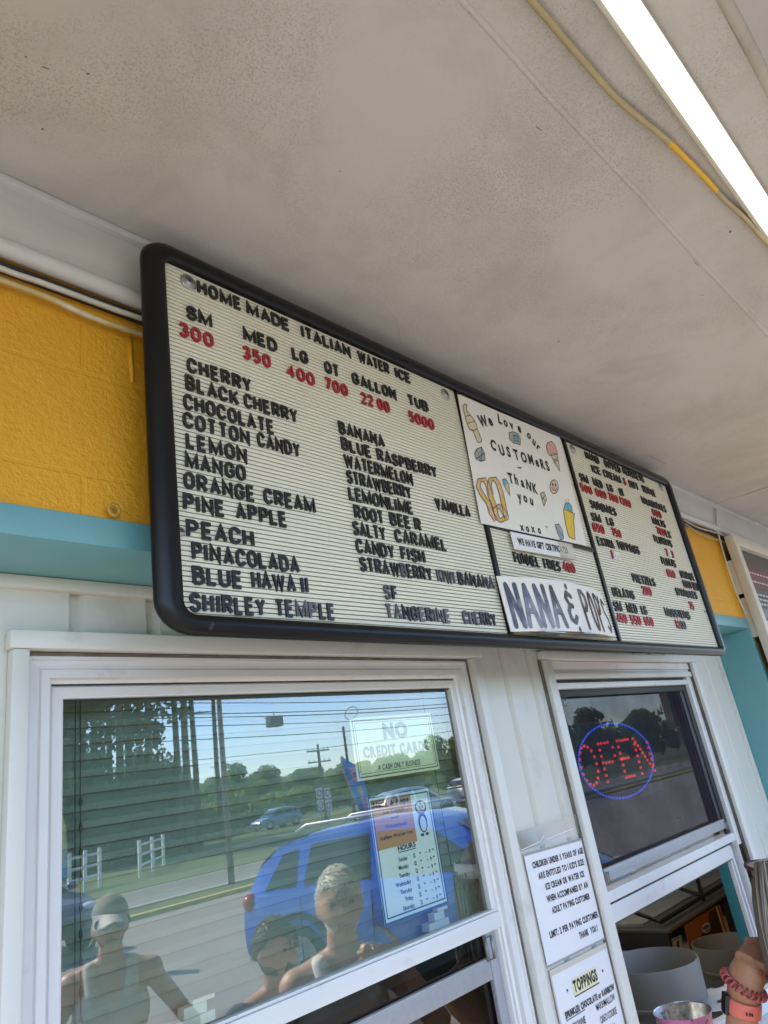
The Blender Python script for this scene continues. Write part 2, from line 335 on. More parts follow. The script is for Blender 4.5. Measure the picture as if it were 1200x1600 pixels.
class Sheet:
    """a sheet given by four corners; P(u, v, lift) is a point on its face, lift is towards the viewer's side"""
    def __init__(s, TL, TR, BR, BL, bow=0, axis='u'):
        s.c = [Vector(p) for p in (TL, TR, BR, BL)]; s.bow = bow
        s.n = (s.c[1]-s.c[0]).cross(s.c[0]-s.c[3]).normalized()
        if s.n.y > 0: s.n = -s.n
        s.w = ((s.c[1]-s.c[0]).length + (s.c[2]-s.c[3]).length)/2; s.h = ((s.c[0]-s.c[3]).length + (s.c[1]-s.c[2]).length)/2
    def P(s, u, v, lift=0):
        TL, TR, BR, BL = s.c
        p = BL*((1-u)*(1-v)) + BR*(u*(1-v)) + TR*(u*v) + TL*((1-u)*v)
        return p + s.n*(lift + s.bow*sin(pi*max(0,min(1,u))))
    def sheet(s, name, mat, parent=None, th=.0008, n=1, lift=0, inset=(0,1,0,1)):
        u0, u1, v0, v1 = inset; mb = MB(); vs = []; fs = []
        for i in range(n+1):
            u = u0+(u1-u0)*i/n
            vs += [s.P(u,v0,lift), s.P(u,v1,lift), s.P(u,v0,lift-th), s.P(u,v1,lift-th)]
        for i in range(n):
            a = i*4; b = a+4
            fs += [(a,b,b+1,a+1), (a+2,a+3,b+3,b+2), (a,a+2,b+2,b), (a+1,b+1,b+3,a+3)]
        fs += [(0,1,3,2), (n*4,n*4+2,n*4+3,n*4+1)]
        return mb.add(vs, fs).build(name, mat, parent)
    def text(s, name, txt, u0, v0, u1, v1, mat, parent, offs=.03, lift=.0007, gap=.10, space=.38, fit=True, align='c', aspect=1.0, slant=0, rot=0, rnd=None, tilt=0, mb=None):
        """text filling the box u0..u1 x v0..v1 (fit) or of height v1-v0 and natural width*aspect"""
        L, wd = layout(txt, offs, 0, gap, space, rnd, tilt)
        out = mb or MB(); hh = (v1-v0)
        if fit: sx = (u1-u0)/wd; x0 = u0
        else:
            sx = hh*s.h/s.w*aspect; tw = wd*sx
            x0 = u0 if align == 'l' else (u1-tw if align == 'r' else (u0+u1)/2 - tw/2)
        for q, fs, i in L:
            vs = []
            for (x, y, z) in q:
                uu = x0 + x*sx + slant*(y-.5)*hh*s.h/s.w; vv = v0 + y*hh + rot*(uu-(u0+u1)/2)*s.w/s.h
                vs.append(s.P(uu, vv, lift))
            out.add(vs, fs)
        return out if mb else out.build(name, mat, parent)
    def poly(s, mb, pts, lift=.0007):
        return mb.add([s.P(u,v,lift) for u, v in pts], [tuple(range(len(pts)))])
    def ellipse(s, mb, u, v, ru, rv, lift=.0007, n=20, a0=0, a1=2*pi):
        return s.poly(mb, [(u+ru*cos(a0+(a1-a0)*k/n), v+rv*sin(a0+(a1-a0)*k/n)) for k in range(n + (0 if a1-a0 > 6.2 else 1))], lift)
    def stroke(s, mb, pts, wid, lift=.0012, round_=True):
        """line of given width (m) along pts in u,v; each segment its own quad, a hair above the one before"""
        k = s.w/s.h; n = 0
        def P(a, dl): return s.P(a[0]/s.w, a[1]/s.h, dl)
        q = [(u*s.w, v*s.h) for u, v in pts]
        for i in range(len(q)-1):
            (ax, ay), (bx, by) = q[i], q[i+1]; dx, dy = bx-ax, by-ay; L = math.hypot(dx, dy) or 1e-9
            nx, ny = -dy/L*wid/2, dx/L*wid/2; l = lift + (i % 5)*.00006
            pol = [(ax-nx, ay-ny)]
            if round_:
                a = math.atan2(ny, nx)
                pol = [(ax+wid/2*cos(a+pi*t/5), ay+wid/2*sin(a+pi*t/5)) for t in range(6)] + [(bx+wid/2*cos(a+pi+pi*t/5), by+wid/2*sin(a+pi+pi*t/5)) for t in range(6)]
            else: pol = [(ax+nx,ay+ny),(ax-nx,ay-ny),(bx-nx,by-ny),(bx+nx,by+ny)]
            mb.add([P(p, l) for p in pol], [tuple(range(len(pol)))])
        return mb
def arc(cx, cy, rx, ry, a0, a1, n=10): return [(cx+rx*cos(R_(a0+(a1-a0)*k/n)), cy+ry*sin(R_(a0+(a1-a0)*k/n))) for k in range(n+1)]
# ================================================================ ground
def ground_sheet(name, m, x0, x1, y0, y1, z):
    return struct(mesh_obj(name, [(x0,y0,z),(x1,y0,z),(x1,y1,z),(x0,y1,z)], [(0,1,2,3)], m))
ground_sheet('ground', M['grass'], -900, 1100, -1100, 700, -.02)
ground_sheet('parking_lot', M['asphalt'], -80, 140, -19.8, 8, 0)
ground_sheet('road', M['road'], -500, 700, -30.6, -23.4, -.012)
mk = MB()
mk.add([(-500,-30.2,-.006),(700,-30.2,-.006),(700,-30.05,-.006),(-500,-30.05,-.006)], [(0,1,2,3)])
mk.add([(-500,-23.95,-.006),(700,-23.95,-.006),(700,-23.8,-.006),(-500,-23.8,-.006)], [(0,1,2,3)])
struct(mk.build('road_edge_lines', M['line_white']))
mk = MB()
mk.add([(-500,-27.1,-.006),(700,-27.1,-.006),(700,-26.95,-.006),(-500,-26.95,-.006)], [(0,1,2,3)])
struct(mk.build('road_centre_line', M['kerb_yellow']))
struct(box('kerb', M['kerb_yellow'], None, -80, 140, -20.15, -19.8, -.02, .13, .02))
# ================================================================ the stand
stand = empty('ice_cream_stand', 'yellow and teal block snack stand with white walk-up windows under a porch ceiling', 'building', (0,0,0))
YW, YS = 1.08, 1.265          # wall face, infill siding
C = 1.135+H; ZL = .453+H; XJ = 3.848
# yellow block wall: above the opening and to the right of it
mb = MB(); mb.box(-4, 9, YW, YW+.2, ZL, C+.3); mb.box(XJ, 9, YW, YW+.2, 0, ZL)
mb.box(-4, -1.6, YW, YW+.2, 0, ZL)
ywall = mb.build('block_wall', M['yellow'], stand)
def block_joints():
    m = M['yellow']; n = m.node_tree; L = n.links; b = n.nodes['Principled BSDF']
    bp0 = [x for x in n.nodes if x.type == 'BUMP'][0]
    tc = [x for x in n.nodes if x.type == 'TEX_COORD'][0]
    sx = n.nodes.new('ShaderNodeSeparateXYZ'); cx = n.nodes.new('ShaderNodeCombineXYZ')
    L.new(tc.outputs['Object'], sx.inputs[0]); L.new(sx.outputs[0], cx.inputs[0]); L.new(sx.outputs[2], cx.inputs[1])
    mp = n.nodes.new('ShaderNodeMapping'); mp.inputs['Location'].default_value = (.13, -.0, 0); L.new(cx.outputs[0], mp.inputs[0])
    br = n.nodes.new('ShaderNodeTexBrick'); br.inputs['Scale'].default_value = 1; br.inputs['Mortar Size'].default_value = .006; br.inputs['Mortar Smooth'].default_value = .6
    br.inputs['Brick Width'].default_value = .41; br.inputs['Row Height'].default_value = .205
    br.inputs['Color1'].default_value = br.inputs['Color2'].default_value = (1,1,1,1); br.inputs['Mortar'].default_value = (0,0,0,1)
    L.new(mp.outputs[0], br.inputs['Vector'])
    bp = n.nodes.new('ShaderNodeBump'); bp.inputs['Strength'].default_value = .26; bp.inputs['Distance'].default_value = .005
    L.new(br.outputs['Color'], bp.inputs['Height']); L.new(bp0.outputs[0], bp.inputs['Normal']); L.new(bp.outputs[0], b.inputs['Normal'])
block_joints()
# teal lintel and jamb lining of the opening (proud of the yellow wall by a few mm)
mb = MB(); mb.box(-1.6, XJ, YW-.006, YS+.0, ZL-.008, ZL+.0445+.0); lint = mb.build('teal_lintel', M['teal'], stand, bev=.004)
mb = MB(); mb.box(XJ-.008, XJ+.045, YW-.005, YS, 0, ZL+.043); mb.build('teal_jamb', M['teal'], stand, bev=.004)
# frieze under the ceiling
mb = MB(); mb.box(-4, 9, YW-.016, YW-.0005, .995+H, C-.016); mb.build('frieze_board', M['frieze'], stand, bev=.002)
mb = MB(); mb.box(-4, 9, YW-.032, YW-.0005, C-.0165, C-.0005); mb.build('frieze_cap', M['frieze'], stand, bev=.004)
mb = MB(); mb.tube([(-4+.5*i, YW-.018, .976+H + .001*sin(i*1.7)) for i in range(27)], .0185, 12); mb.build('frieze_moulding', M['frieze'], stand, smooth=True)
mb = MB(); mb.tube([W(203,528,YW-.0005),W(204,560,YW-.0005),W(207,598,YW-.0005)], [.004,.0055,.0035], 8); mb.build('paint_drip', M['yellow'], stand, smooth=True)
box('frieze_gap_shade', M['dark'], stand, -4, 9, YW-.006, YW-.0003, .934+H, .958+H, 0)  # flat dark strip painted in as the shade of the recess under the moulding
# porch ceiling
mb = MB(); mb.box(-4, 9, .309, YW+.2, C, C+.05); mb.build('ceiling_panel', M['ceiling'], stand)
mb = MB(); mb.box(-4, 9, .0215, .308, C+.003, C+.05); mb.build('ceiling_panel', M['ceiling'], stand)
mb = MB(); mb.box(-4, 9, -1.15, .0005, C+.003, C+.05); mb.build('ceiling_panel', plain('ceiling_paint_cool', (.42,.40,.40), .6, var=.12, vscale=3, bump=.3, bscale=90), stand)
mb = MB(); mb.tube([(-4+.1*i, .3085+.0012*sin(i*.9)+.0008*sin(i*2.3), C+.0068) for i in range(131)], .0085, 14); mb.build('ceiling_seam', M['ceiling'], stand, smooth=True)
mb = MB(); mb.tube([(-4+.1*i, .011+.001*sin(i*1.3), C+.006) for i in range(131)], .0115, 12); mb.build('ceiling_seam', M['batten'], stand, smooth=True)
mb = MB(); mb.box(-4, 9, -1.19, -1.1505, C-.03, C+.14); mb.build('fascia_board', M['white_vinyl'], stand, bev=.004)
# siding infill: panels with recessed grooves, around the two window openings
W1 = (.455, 1.72, -.75+H, .322+H); W2 = (2.155, 3.44, -1.0+H, .318+H)
def siding():
    # profile along x: flat at YS, groove 12 mm deep
    gx = [-1.6]; prof = [(-1.6, YS)]
    x = -1.45
    ths = [(x0, x0+.03) for x0 in (.541-.152*13, .541-.152*9, .541-.152*6, .541-.152*3, .541, .693, .845, .997, 1.149, 1.301, 1.453, 1.6, 1.885, 2.037, 2.40, 2.55, 2.70, 2.85, 3.0, 3.15, 3.62)]
    for a, b in ths: prof += [(a, YS), (a+.003, YS+.016), (b-.010, YS+.016), (b, YS)]
    prof.append((XJ-.008, YS))
    def strip(mb, xa, xb, za, zb):
        pts = [(xa, None)] + [p for p in prof if xa < p[0] < xb] + [(xb, None)]
        def yat(x):
            for (p, q) in zip(prof, prof[1:]):
                if p[0] <= x <= q[0]: return p[1] + (q[1]-p[1])*(x-p[0])/max(1e-9, q[0]-p[0])
            return YS
        pts = [(a, b if b is not None else yat(a)) for a, b in pts]
        vs = []; fs = []
        for a, b in pts: vs += [(a,b,za),(a,b,zb)]
        for i in range(len(pts)-1): fs.append((2*i, 2*i+2, 2*i+3, 2*i+1))
        mb.add(vs, fs)
    mb = MB()
    strip(mb, -1.6, XJ-.008, W1[3], ZL-.008)
    strip(mb, -1.6, W1[0], 0, W1[3]); strip(mb, W1[1], W2[0], 0, W1[3]); strip(mb, W2[1], XJ-.008, 0, W1[3])
    strip(mb, W1[0], W1[1], 0, W1[2]); strip(mb, W2[0], W2[1], 0, W2[2])
    mb.build('siding_panel', M['siding'], stand)
siding()
box('siding_top_trim', M['white_vinyl'], stand, -1.6, XJ-.008, YS-.017, YS+.012, .422+H, ZL-.0085, .004)
box('siding_corner_trim', M['white_vinyl'], stand, XJ-.035, XJ-.0085, YS-.014, YS+.012, 0, .4215+H, .004)
# ---- window frames
def frame_set(parent, x0, x1, z0, z1, wid, ya, yb, name, m, top=True, bottom=True, bev=.002, left=True, right=True):
    if top: box(name, m, parent, x0, x1, ya, yb, z1-wid, z1, bev)
    zt = z1-wid-.0004 if top else z1
    zb = z0+wid+.0004 if bottom else z0
    if left: box(name, m, parent, x0, x0+wid, ya+.001, yb, zb, zt, bev)
    if right: box(name, m, parent, x1-wid, x1, ya+.001, yb, zb, zt, bev)
    if bottom: box(name, m, parent, x0, x1, ya, yb, z0, z0+wid, bev)
win1 = empty('window', None, None, parent=stand)
box('casing_trim', M['white_vinyl'], win1, .432, 1.762, 1.238, YS-.0005, .311+H, .343+H, .004)
box('casing_trim', M['white_vinyl'], win1, .437, .4655, 1.240, YS-.0005, -1.2+H, .3105+H, .004)
box('casing_trim', M['white_vinyl'], win1, 1.714, 1.752, 1.240, YS-.0005, -1.2+H, .3105+H, .004)
box('casing_trim', M['white_vinyl'], win1, 1.7525, 1.765, 1.250, YS-.0005, -1.2+H, .3105+H, .003)
# outer frame, a sloped profile mitred at the corners
def mitred(name, parent, m, x0, x1, z0, z1, prof, bottom=True):
    """prof: list of (inward offset, y)"""
    mb = MB(); vs = []; n = len(prof)
    for (o, y) in prof:
        vs += [(x0+o,y,z0+o),(x1-o,y,z0+o),(x1-o,y,z1-o),(x0+o,y,z1-o)]
    fs = []
    for i in range(n-1):
        for k in range(4):
            if k == 0 and not bottom: continue
            a = i*4+k; b = i*4+(k+1)%4; fs.append((a, b, b+4, a+4))
    mb.add(vs, fs); o = mb.build(name, m, parent)
    o.data.flip_normals() if False else None
    return o
mitred('outer_frame', win1, M['white_frame'], .4656, 1.7138, -1.2+H, .3105+H,
       [(0,1.285),(0,1.268),(.006,1.266),(.012,1.266),(.0125,1.272),(.028,1.274),(.03,1.268),(.044,1.268),(.046,1.279),(.052,1.283),(.054,1.31)])
zt, zb = .2325+H, -.3375+H
mitred('sash_frame', win1, M['white_frame'], .5195, 1.668, -.3375-.04+H, .2565+H,
       [(0,1.312),(0,1.291),(.003,1.288),(.0195,1.288),(.0225,1.290),(.0235,1.304)], bottom=False)
box('meeting_rail', M['white_frame'], win1, .5203, 1.672, 1.281, 1.325, -.380+H, -.3425+H, .003)
box('meeting_rail_lip', M['white_frame'], win1, .5203, 1.672, 1.286, 1.304, -.342+H, -.3365+H, .001)
def pane(name, m, parent, x0, x1, z0, z1, y, tilt=0):
    dz = math.tan(tilt)*(z1-z0)
    return mesh_obj(name, [(x0,y,z0),(x1,y,z0),(x1,y+dz,z1),(x0,y+dz,z1)], [(0,1,2,3)], m, parent)
pane('glass_pane', M['glass'], win1, .538, 1.650, -.345+H, .237+H, G)
pane('inner_pane', glass_mat('inner_glass', 1.33, (.95,.97,.95)), win1, .538, 1.650, -.345+H, .237+H, G+.014, R_(.35))
box('glazing_bead', M['dark_gasket'], win1, .543, 1.6455, 1.296, 1.2995, .2300+H, .2325+H, 0)
# lower part of window 1: dark pane, grey screen frame
pane('lower_pane', glass_mat('dark_pane', 1.5, (.25,.26,.26)), win1, .53, 1.66, -1.1+H, -.38+H, 1.322)
box('screen_rail', M['grey_screen'], win1, .545, 1.618, 1.304, 1.318, -.486+H, -.438+H, .003)
box('screen_stile', M['grey_screen'], win1, 1.6185, 1.652, 1.303, 1.317, -1.1+H, -.382+H, .003)
box('screen_stile', M['grey_screen'], win1, .53, .5445, 1.303, 1.317, -1.1+H, -.382+H, .003)
box('sash_track', M['white_frame'], win1, 1.655, 1.664, 1.290, 1.33, -1.1+H, -.3805+H, .001)
mb = MB()
for a in ((1.608,-.395),(1.608,-.452),(1.634,-.395),(1.634,-.452)): pass
mb.tube([(1.606,1.300,-.393+H),(1.606,1.300,-.443+H),(1.634,1.300,-.443+H),(1.634,1.300,-.393+H)], .0035, 6, closed=True)
mb.build('screen_latch', M['metal'], win1, smooth=True)
# sash locks on the inside of the meeting rail
for (x, wd) in ((.74,.09),(1.43,.075)):
    mb = MB(); mb.box(x, x+wd, 1.318, 1.345, -.338+H, -.322+H); mb.box(x+wd*.3, x+wd*.82, 1.318, 1.34, -.3215+H, -.304+H); mb.box(x+wd*.5, x+wd, 1.316, 1.335, -.3035+H, -.296+H)
    mb.build('sash_lock', plain('lock_plastic', (.62,.64,.60), .4), win1, bev=.0015)
# ---- window 2
M['grime_shade'] = mat('grimy_shaded_joint', (.16,.14,.11), .8, var=.5, vscale=20)  # joint dirt and the shade of the gaps, both put into this dark colour
for (xa, xb) in ((.4658,.4690),(1.7095,1.7138),(1.7522,1.7550)): box('joint_line', M['grime_shade'], win1, xa, xb, 1.2636, 1.2665, -1.2+H, .3100+H, 0)
box('joint_line', M['grime_shade'], win1, .470, 1.709, 1.2625, 1.2655, .3045+H, .3103+H, 0)
box('joint_line', M['dark_gasket'], win1, .520, 1.668, 1.2835, 1.2875, .2568+H, .2585+H, 0)
win2 = empty('window', None, None, parent=stand)
box('casing_trim', M['white_vinyl'], win2, 2.111, 3.466, 1.238, YS-.0005, .311+H, .339+H, .004)
box('casing_trim', M['white_vinyl'], win2, 2.113, 2.158, 1.240, YS-.0005, -1.3+H, .3105+H, .004)
box('casing_trim', M['white_vinyl'], win2, 3.405, 3.462, 1.240, YS-.0005, -1.3+H, .3105+H, .004)
mb = MB()                                          # stepped head of the frame
for i, (za, zb_, y) in enumerate(((.2825,.3100,1.262),(.2700,.2820,1.268),(.2480,.2695,1.258))): mb.box(2.1585, 3.4045, y, 1.33, za+H, zb_+H)
mb.build('head_frame', M['white_frame'], win2, bev=.002)
box('head_gap', M['dark_gasket'], win2, 2.16, 3.40, 1.285, 1.33, .2335+H, .2478+H, 0)
box('sash_top_rail', M['white_frame'], win2, 2.17, 3.385, 1.262, 1.31, .214+H, .2345+H, .002)
box('side_frame', M['white_frame'], win2, 2.1585, 2.205, 1.272, 1.33, -1.2+H, .2475+H, .002)
box('side_frame', M['white_frame'], win2, 3.358, 3.4045, 1.268, 1.33, -.46+H, .2475+H, .002)
for (xa, xb) in ((2.1065,2.1112),(3.4008,3.4046),(3.462,3.4655)): box('joint_line', M['grime_shade'], win2, xa, xb, 1.2545, 1.2655, -1.2+H, .3100+H, 0)
# screen panel
sx0, sx1, sz0, sz1 = 2.206, 3.357, -.386, .2135
box('screen_frame', M['dark_gasket'], win2, sx0, sx1, 1.284, 1.296, .190+H, sz1+H, .001)
box('screen_frame', M['dark_gasket'], win2, sx0, 2.236, 1.284, 1.296, sz0+H, .1897+H, .001)
box('screen_frame', M['dark_gasket'], win2, 3.318, sx1, 1.284, 1.296, -.41+H, .1897+H, .001)
box('screen_inner_stile', plain('dark_alu', (.05,.05,.055), .4, metal=.4), win2, 3.285, 3.3175, 1.289, 1.30, -.35+H, .1897+H, .001)
box('screen_bottom_bar', M['grey_screen'], win2, 2.236, 3.3175, 1.280, 1.294, -.386+H, -.350+H, .002)
pane('insect_screen', M['screen'], win2, 2.236, 3.318, -.352+H, .192+H, 1.292)
pane('glass_pane', glass_mat('screened_glass', 2.6, (.9,.93,.95)), win2, 2.21, 3.35, -.44+H, .21+H, 1.312)
for (x, z) in ((2.246,-.375),(3.318,-.375),(2.243,.172)):
    mb = MB(); mb.tube([(x-.008,1.277,z-.016+H),(x+.008,1.277,z-.016+H),(x+.008,1.277,z+.016+H),(x-.008,1.277,z+.016+H)], .002, 6, closed=True); mb.build('screen_latch', M['metal'], win2, smooth=True)
box('meeting_rail', M['white_frame'], win2, 2.2055, 3.403, 1.272, 1.325, -.4405+H, -.4095+H, .003)
box('rail_gap', M['dark_gasket'], win2, 2.206, 3.35, 1.288, 1.33, -.4505+H, -.4408+H, 0)
box('raised_sash_rail', M['white_frame'], win2, 2.2057, 3.315, 1.287, 1.335, -.5015+H, -.4508+H, .004)
box('weather_strip', M['dark_gasket'], win2, 2.206, 3.314, 1.295, 1.325, -.5075+H, -.5018+H, 0)
M['track_grey'] = mat('track_grey', (.20,.20,.21), .5)
for i, (xa, xb, ya, m) in enumerate(((3.3155,3.326,1.302,M['white_frame']),(3.3265,3.344,1.309,M['track_grey']),(3.3445,3.360,1.300,M['white_frame']),(3.3605,3.3875,1.309,M['track_grey']),(3.388,3.4045,1.284,M['white_frame']))):
    box('sash_track', m, win2, xa, xb, ya, 1.319, -1.2+H, -.4605+H, .001)
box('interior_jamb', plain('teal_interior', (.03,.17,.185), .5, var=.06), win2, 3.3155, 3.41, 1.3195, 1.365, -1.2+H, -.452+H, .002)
box('window_sill', M['white_frame'], win2, 2.16, 3.46, 1.20, 1.5, -1.05+H, -1.0+H, .006)
# ---- interior room
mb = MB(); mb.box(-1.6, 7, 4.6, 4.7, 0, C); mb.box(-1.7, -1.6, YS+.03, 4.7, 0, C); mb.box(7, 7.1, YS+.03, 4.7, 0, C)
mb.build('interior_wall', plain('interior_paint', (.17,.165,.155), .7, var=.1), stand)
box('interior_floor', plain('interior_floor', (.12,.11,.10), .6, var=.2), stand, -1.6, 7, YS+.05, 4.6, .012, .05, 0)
box('interior_ceiling', plain('interior_ceiling', (.6,.6,.58), .7), stand, -1.6, 7, YW+.21, 4.6, C-.1, C-.05, 0)
for yy in (2.2, 3.4):
    il = empty('ceiling_lamp', ('lit strip lamp inside the stand nearer the windows', 'lit strip lamp inside the stand towards the back wall')[yy > 3], 'lamp', (0,0,0), 'lamps inside the stand')
    box('lamp_housing', M['white_frame'], il, 1.2, 5.2, yy-.09, yy+.09, C-.16, C-.101, .004)
    box('lit_tube', mat('lit_tube', (1,.97,.86), .4, emit=3.2), il, 1.25, 5.15, yy-.06, yy+.06, C-.175, C-.1605, .004)
# ================================================================ letter board
board = empty('letter_board', 'long black framed letter board menu listing water ice flavours above the windows', 'menu board', (0,0,0))
BX0, BX1, BZ0, BZ1 = .612, 3.078, .3115+H, 1.044+H
def grooved(name, x0, x1, z0, z1, pitch=.00905):
    mb = MB(); pts = []; z = z0
    n = int((z1-z0)/pitch); pitch = (z1-z0)/n
    for i in range(n):
        a = z0+i*pitch
        pts += [(a, 1.0), (a+pitch-.0023, 1.0), (a+pitch-.0021, 1.0075), (a+pitch-.0001, 1.0075)]
    pts.append((z1, 1.0))
    vs = []; fs = []
    for (z, y) in pts: vs += [(x0,y,z),(x1,y,z)]
    for i in range(len(pts)-1): fs.append((2*i,2*i+1,2*i+3,2*i+2))
    return mb.add(vs, fs).build(name, M['panel'], board)
grooved('letter_panel', BX0-.004, 1.5535, BZ0-.004, BZ1+.004)
grooved('letter_panel', 1.5715, 2.1735, BZ0-.004, BZ1+.004)
grooved('letter_panel', 2.1915, BX1+.004, BZ0-.004, BZ1+.004)
box('panel_divider', M['frame_black'], board, 1.5537, 1.5713, .992, 1.0046, BZ0-.004, BZ1+.004, .002)
box('panel_divider', M['frame_black'], board, 2.1737, 2.1913, .992, 1.0046, BZ0-.004, BZ1+.004, .002)
box('panel_crossbar', M['frame_black'], board, 1.572, 2.1733, .992, .9995, .614+H, .628+H, .002)
box('backing_box', M['frame_black'], board, .622, 3.07, 1.0047, 1.064, .322+H, 1.034+H, .002)
def sweep_frame(name, x0, x1, z0, z1, prof, rad, m, parent):
    """closed frame: prof = (outward offset, y) swept round a rectangle with rounded corners (rad per corner TL TR BR BL)"""
    path = []
    for (cx, cz, a0, r) in ((x1, z1, 0, rad[1]), (x0, z1, 90, rad[0]), (x0, z0, 180, rad[3]), (x1, z0, 270, rad[2])):
        n = 7
        sx = -1 if cx == x1 else 1; sz = -1 if cz == z1 else 1
        for k in range(n):
            a = R_(a0+90*k/(n-1)); path.append((Vector((cx+sx*r, cz+sz*r)), Vector((cos(a), sin(a))), r))
    vs = []; fs = []; n = len(prof); N = len(path)
    for (c, d, r) in path:
        for (o, y) in prof:
            q = c + d*(r+o); vs.append((q.x, y, q.y))
    for i in range(N):
        j = (i+1) % N
        for k in range(n-1): fs.append((i*n+k, j*n+k, j*n+k+1, i*n+k+1))
    mb = MB().add(vs, fs); return mb.build(name, m, parent, smooth=True)
prof = [(-.0005,1.0046),(0,1.0),(.0005,.992),(.004,.986),(.012,.9835),(.022,.983),(.034,.985),(.042,.990),(.0455,.997),(.044,1.005),(.034,1.018),(.024,1.03),(.008,1.055),(.004,1.064)]
sweep_frame('board_frame', BX0, BX1+.03, BZ0, BZ1, [(o*1.0, y) for o, y in prof], (.014,.006,.006,.012), M['frame_black'], board) if False else None
def board_frame():
    # sides 45 mm, bottom 33 mm, top 47 mm: the same rounded moulding scaled to each side
    x0, x1, z0, z1 = BX0, BX1, BZ0, BZ1; path = []
    R = (.014,.006,.005,.022)
    corners = ((x1, z1, 0, R[1]), (x0, z1, 90, R[0]), (x0, z0, 180, R[3]), (x1, z0, 270, R[2]))
    for (cx, cz, a0, r) in corners:
        sx = -1 if cx == x1 else 1; sz = -1 if cz == z1 else 1
        for k in range(8):
            a = R_(a0+90*k/7); path.append((cx+sx*r, cz+sz*r, cos(a), sin(a), r))
    vs = []; fs = []; n = len(prof); N = len(path)
    for (cx, cz, dx, dz, r) in path:
        wx = 1.10 if dx < 0 else 1.12; wz = .93 if dz > 0 else .77
        for (o, y) in prof: vs.append((cx+dx*(r+o*wx), y, cz+dz*(r+o*wz)))
    for i in range(N):
        j = (i+1) % N
        for k in range(n-1): fs.append((i*n+k, j*n+k, j*n+k+1, i*n+k+1))
    return MB().add(vs, fs).build('board_frame', M['frame_black'], board, smooth=True)
board_frame()
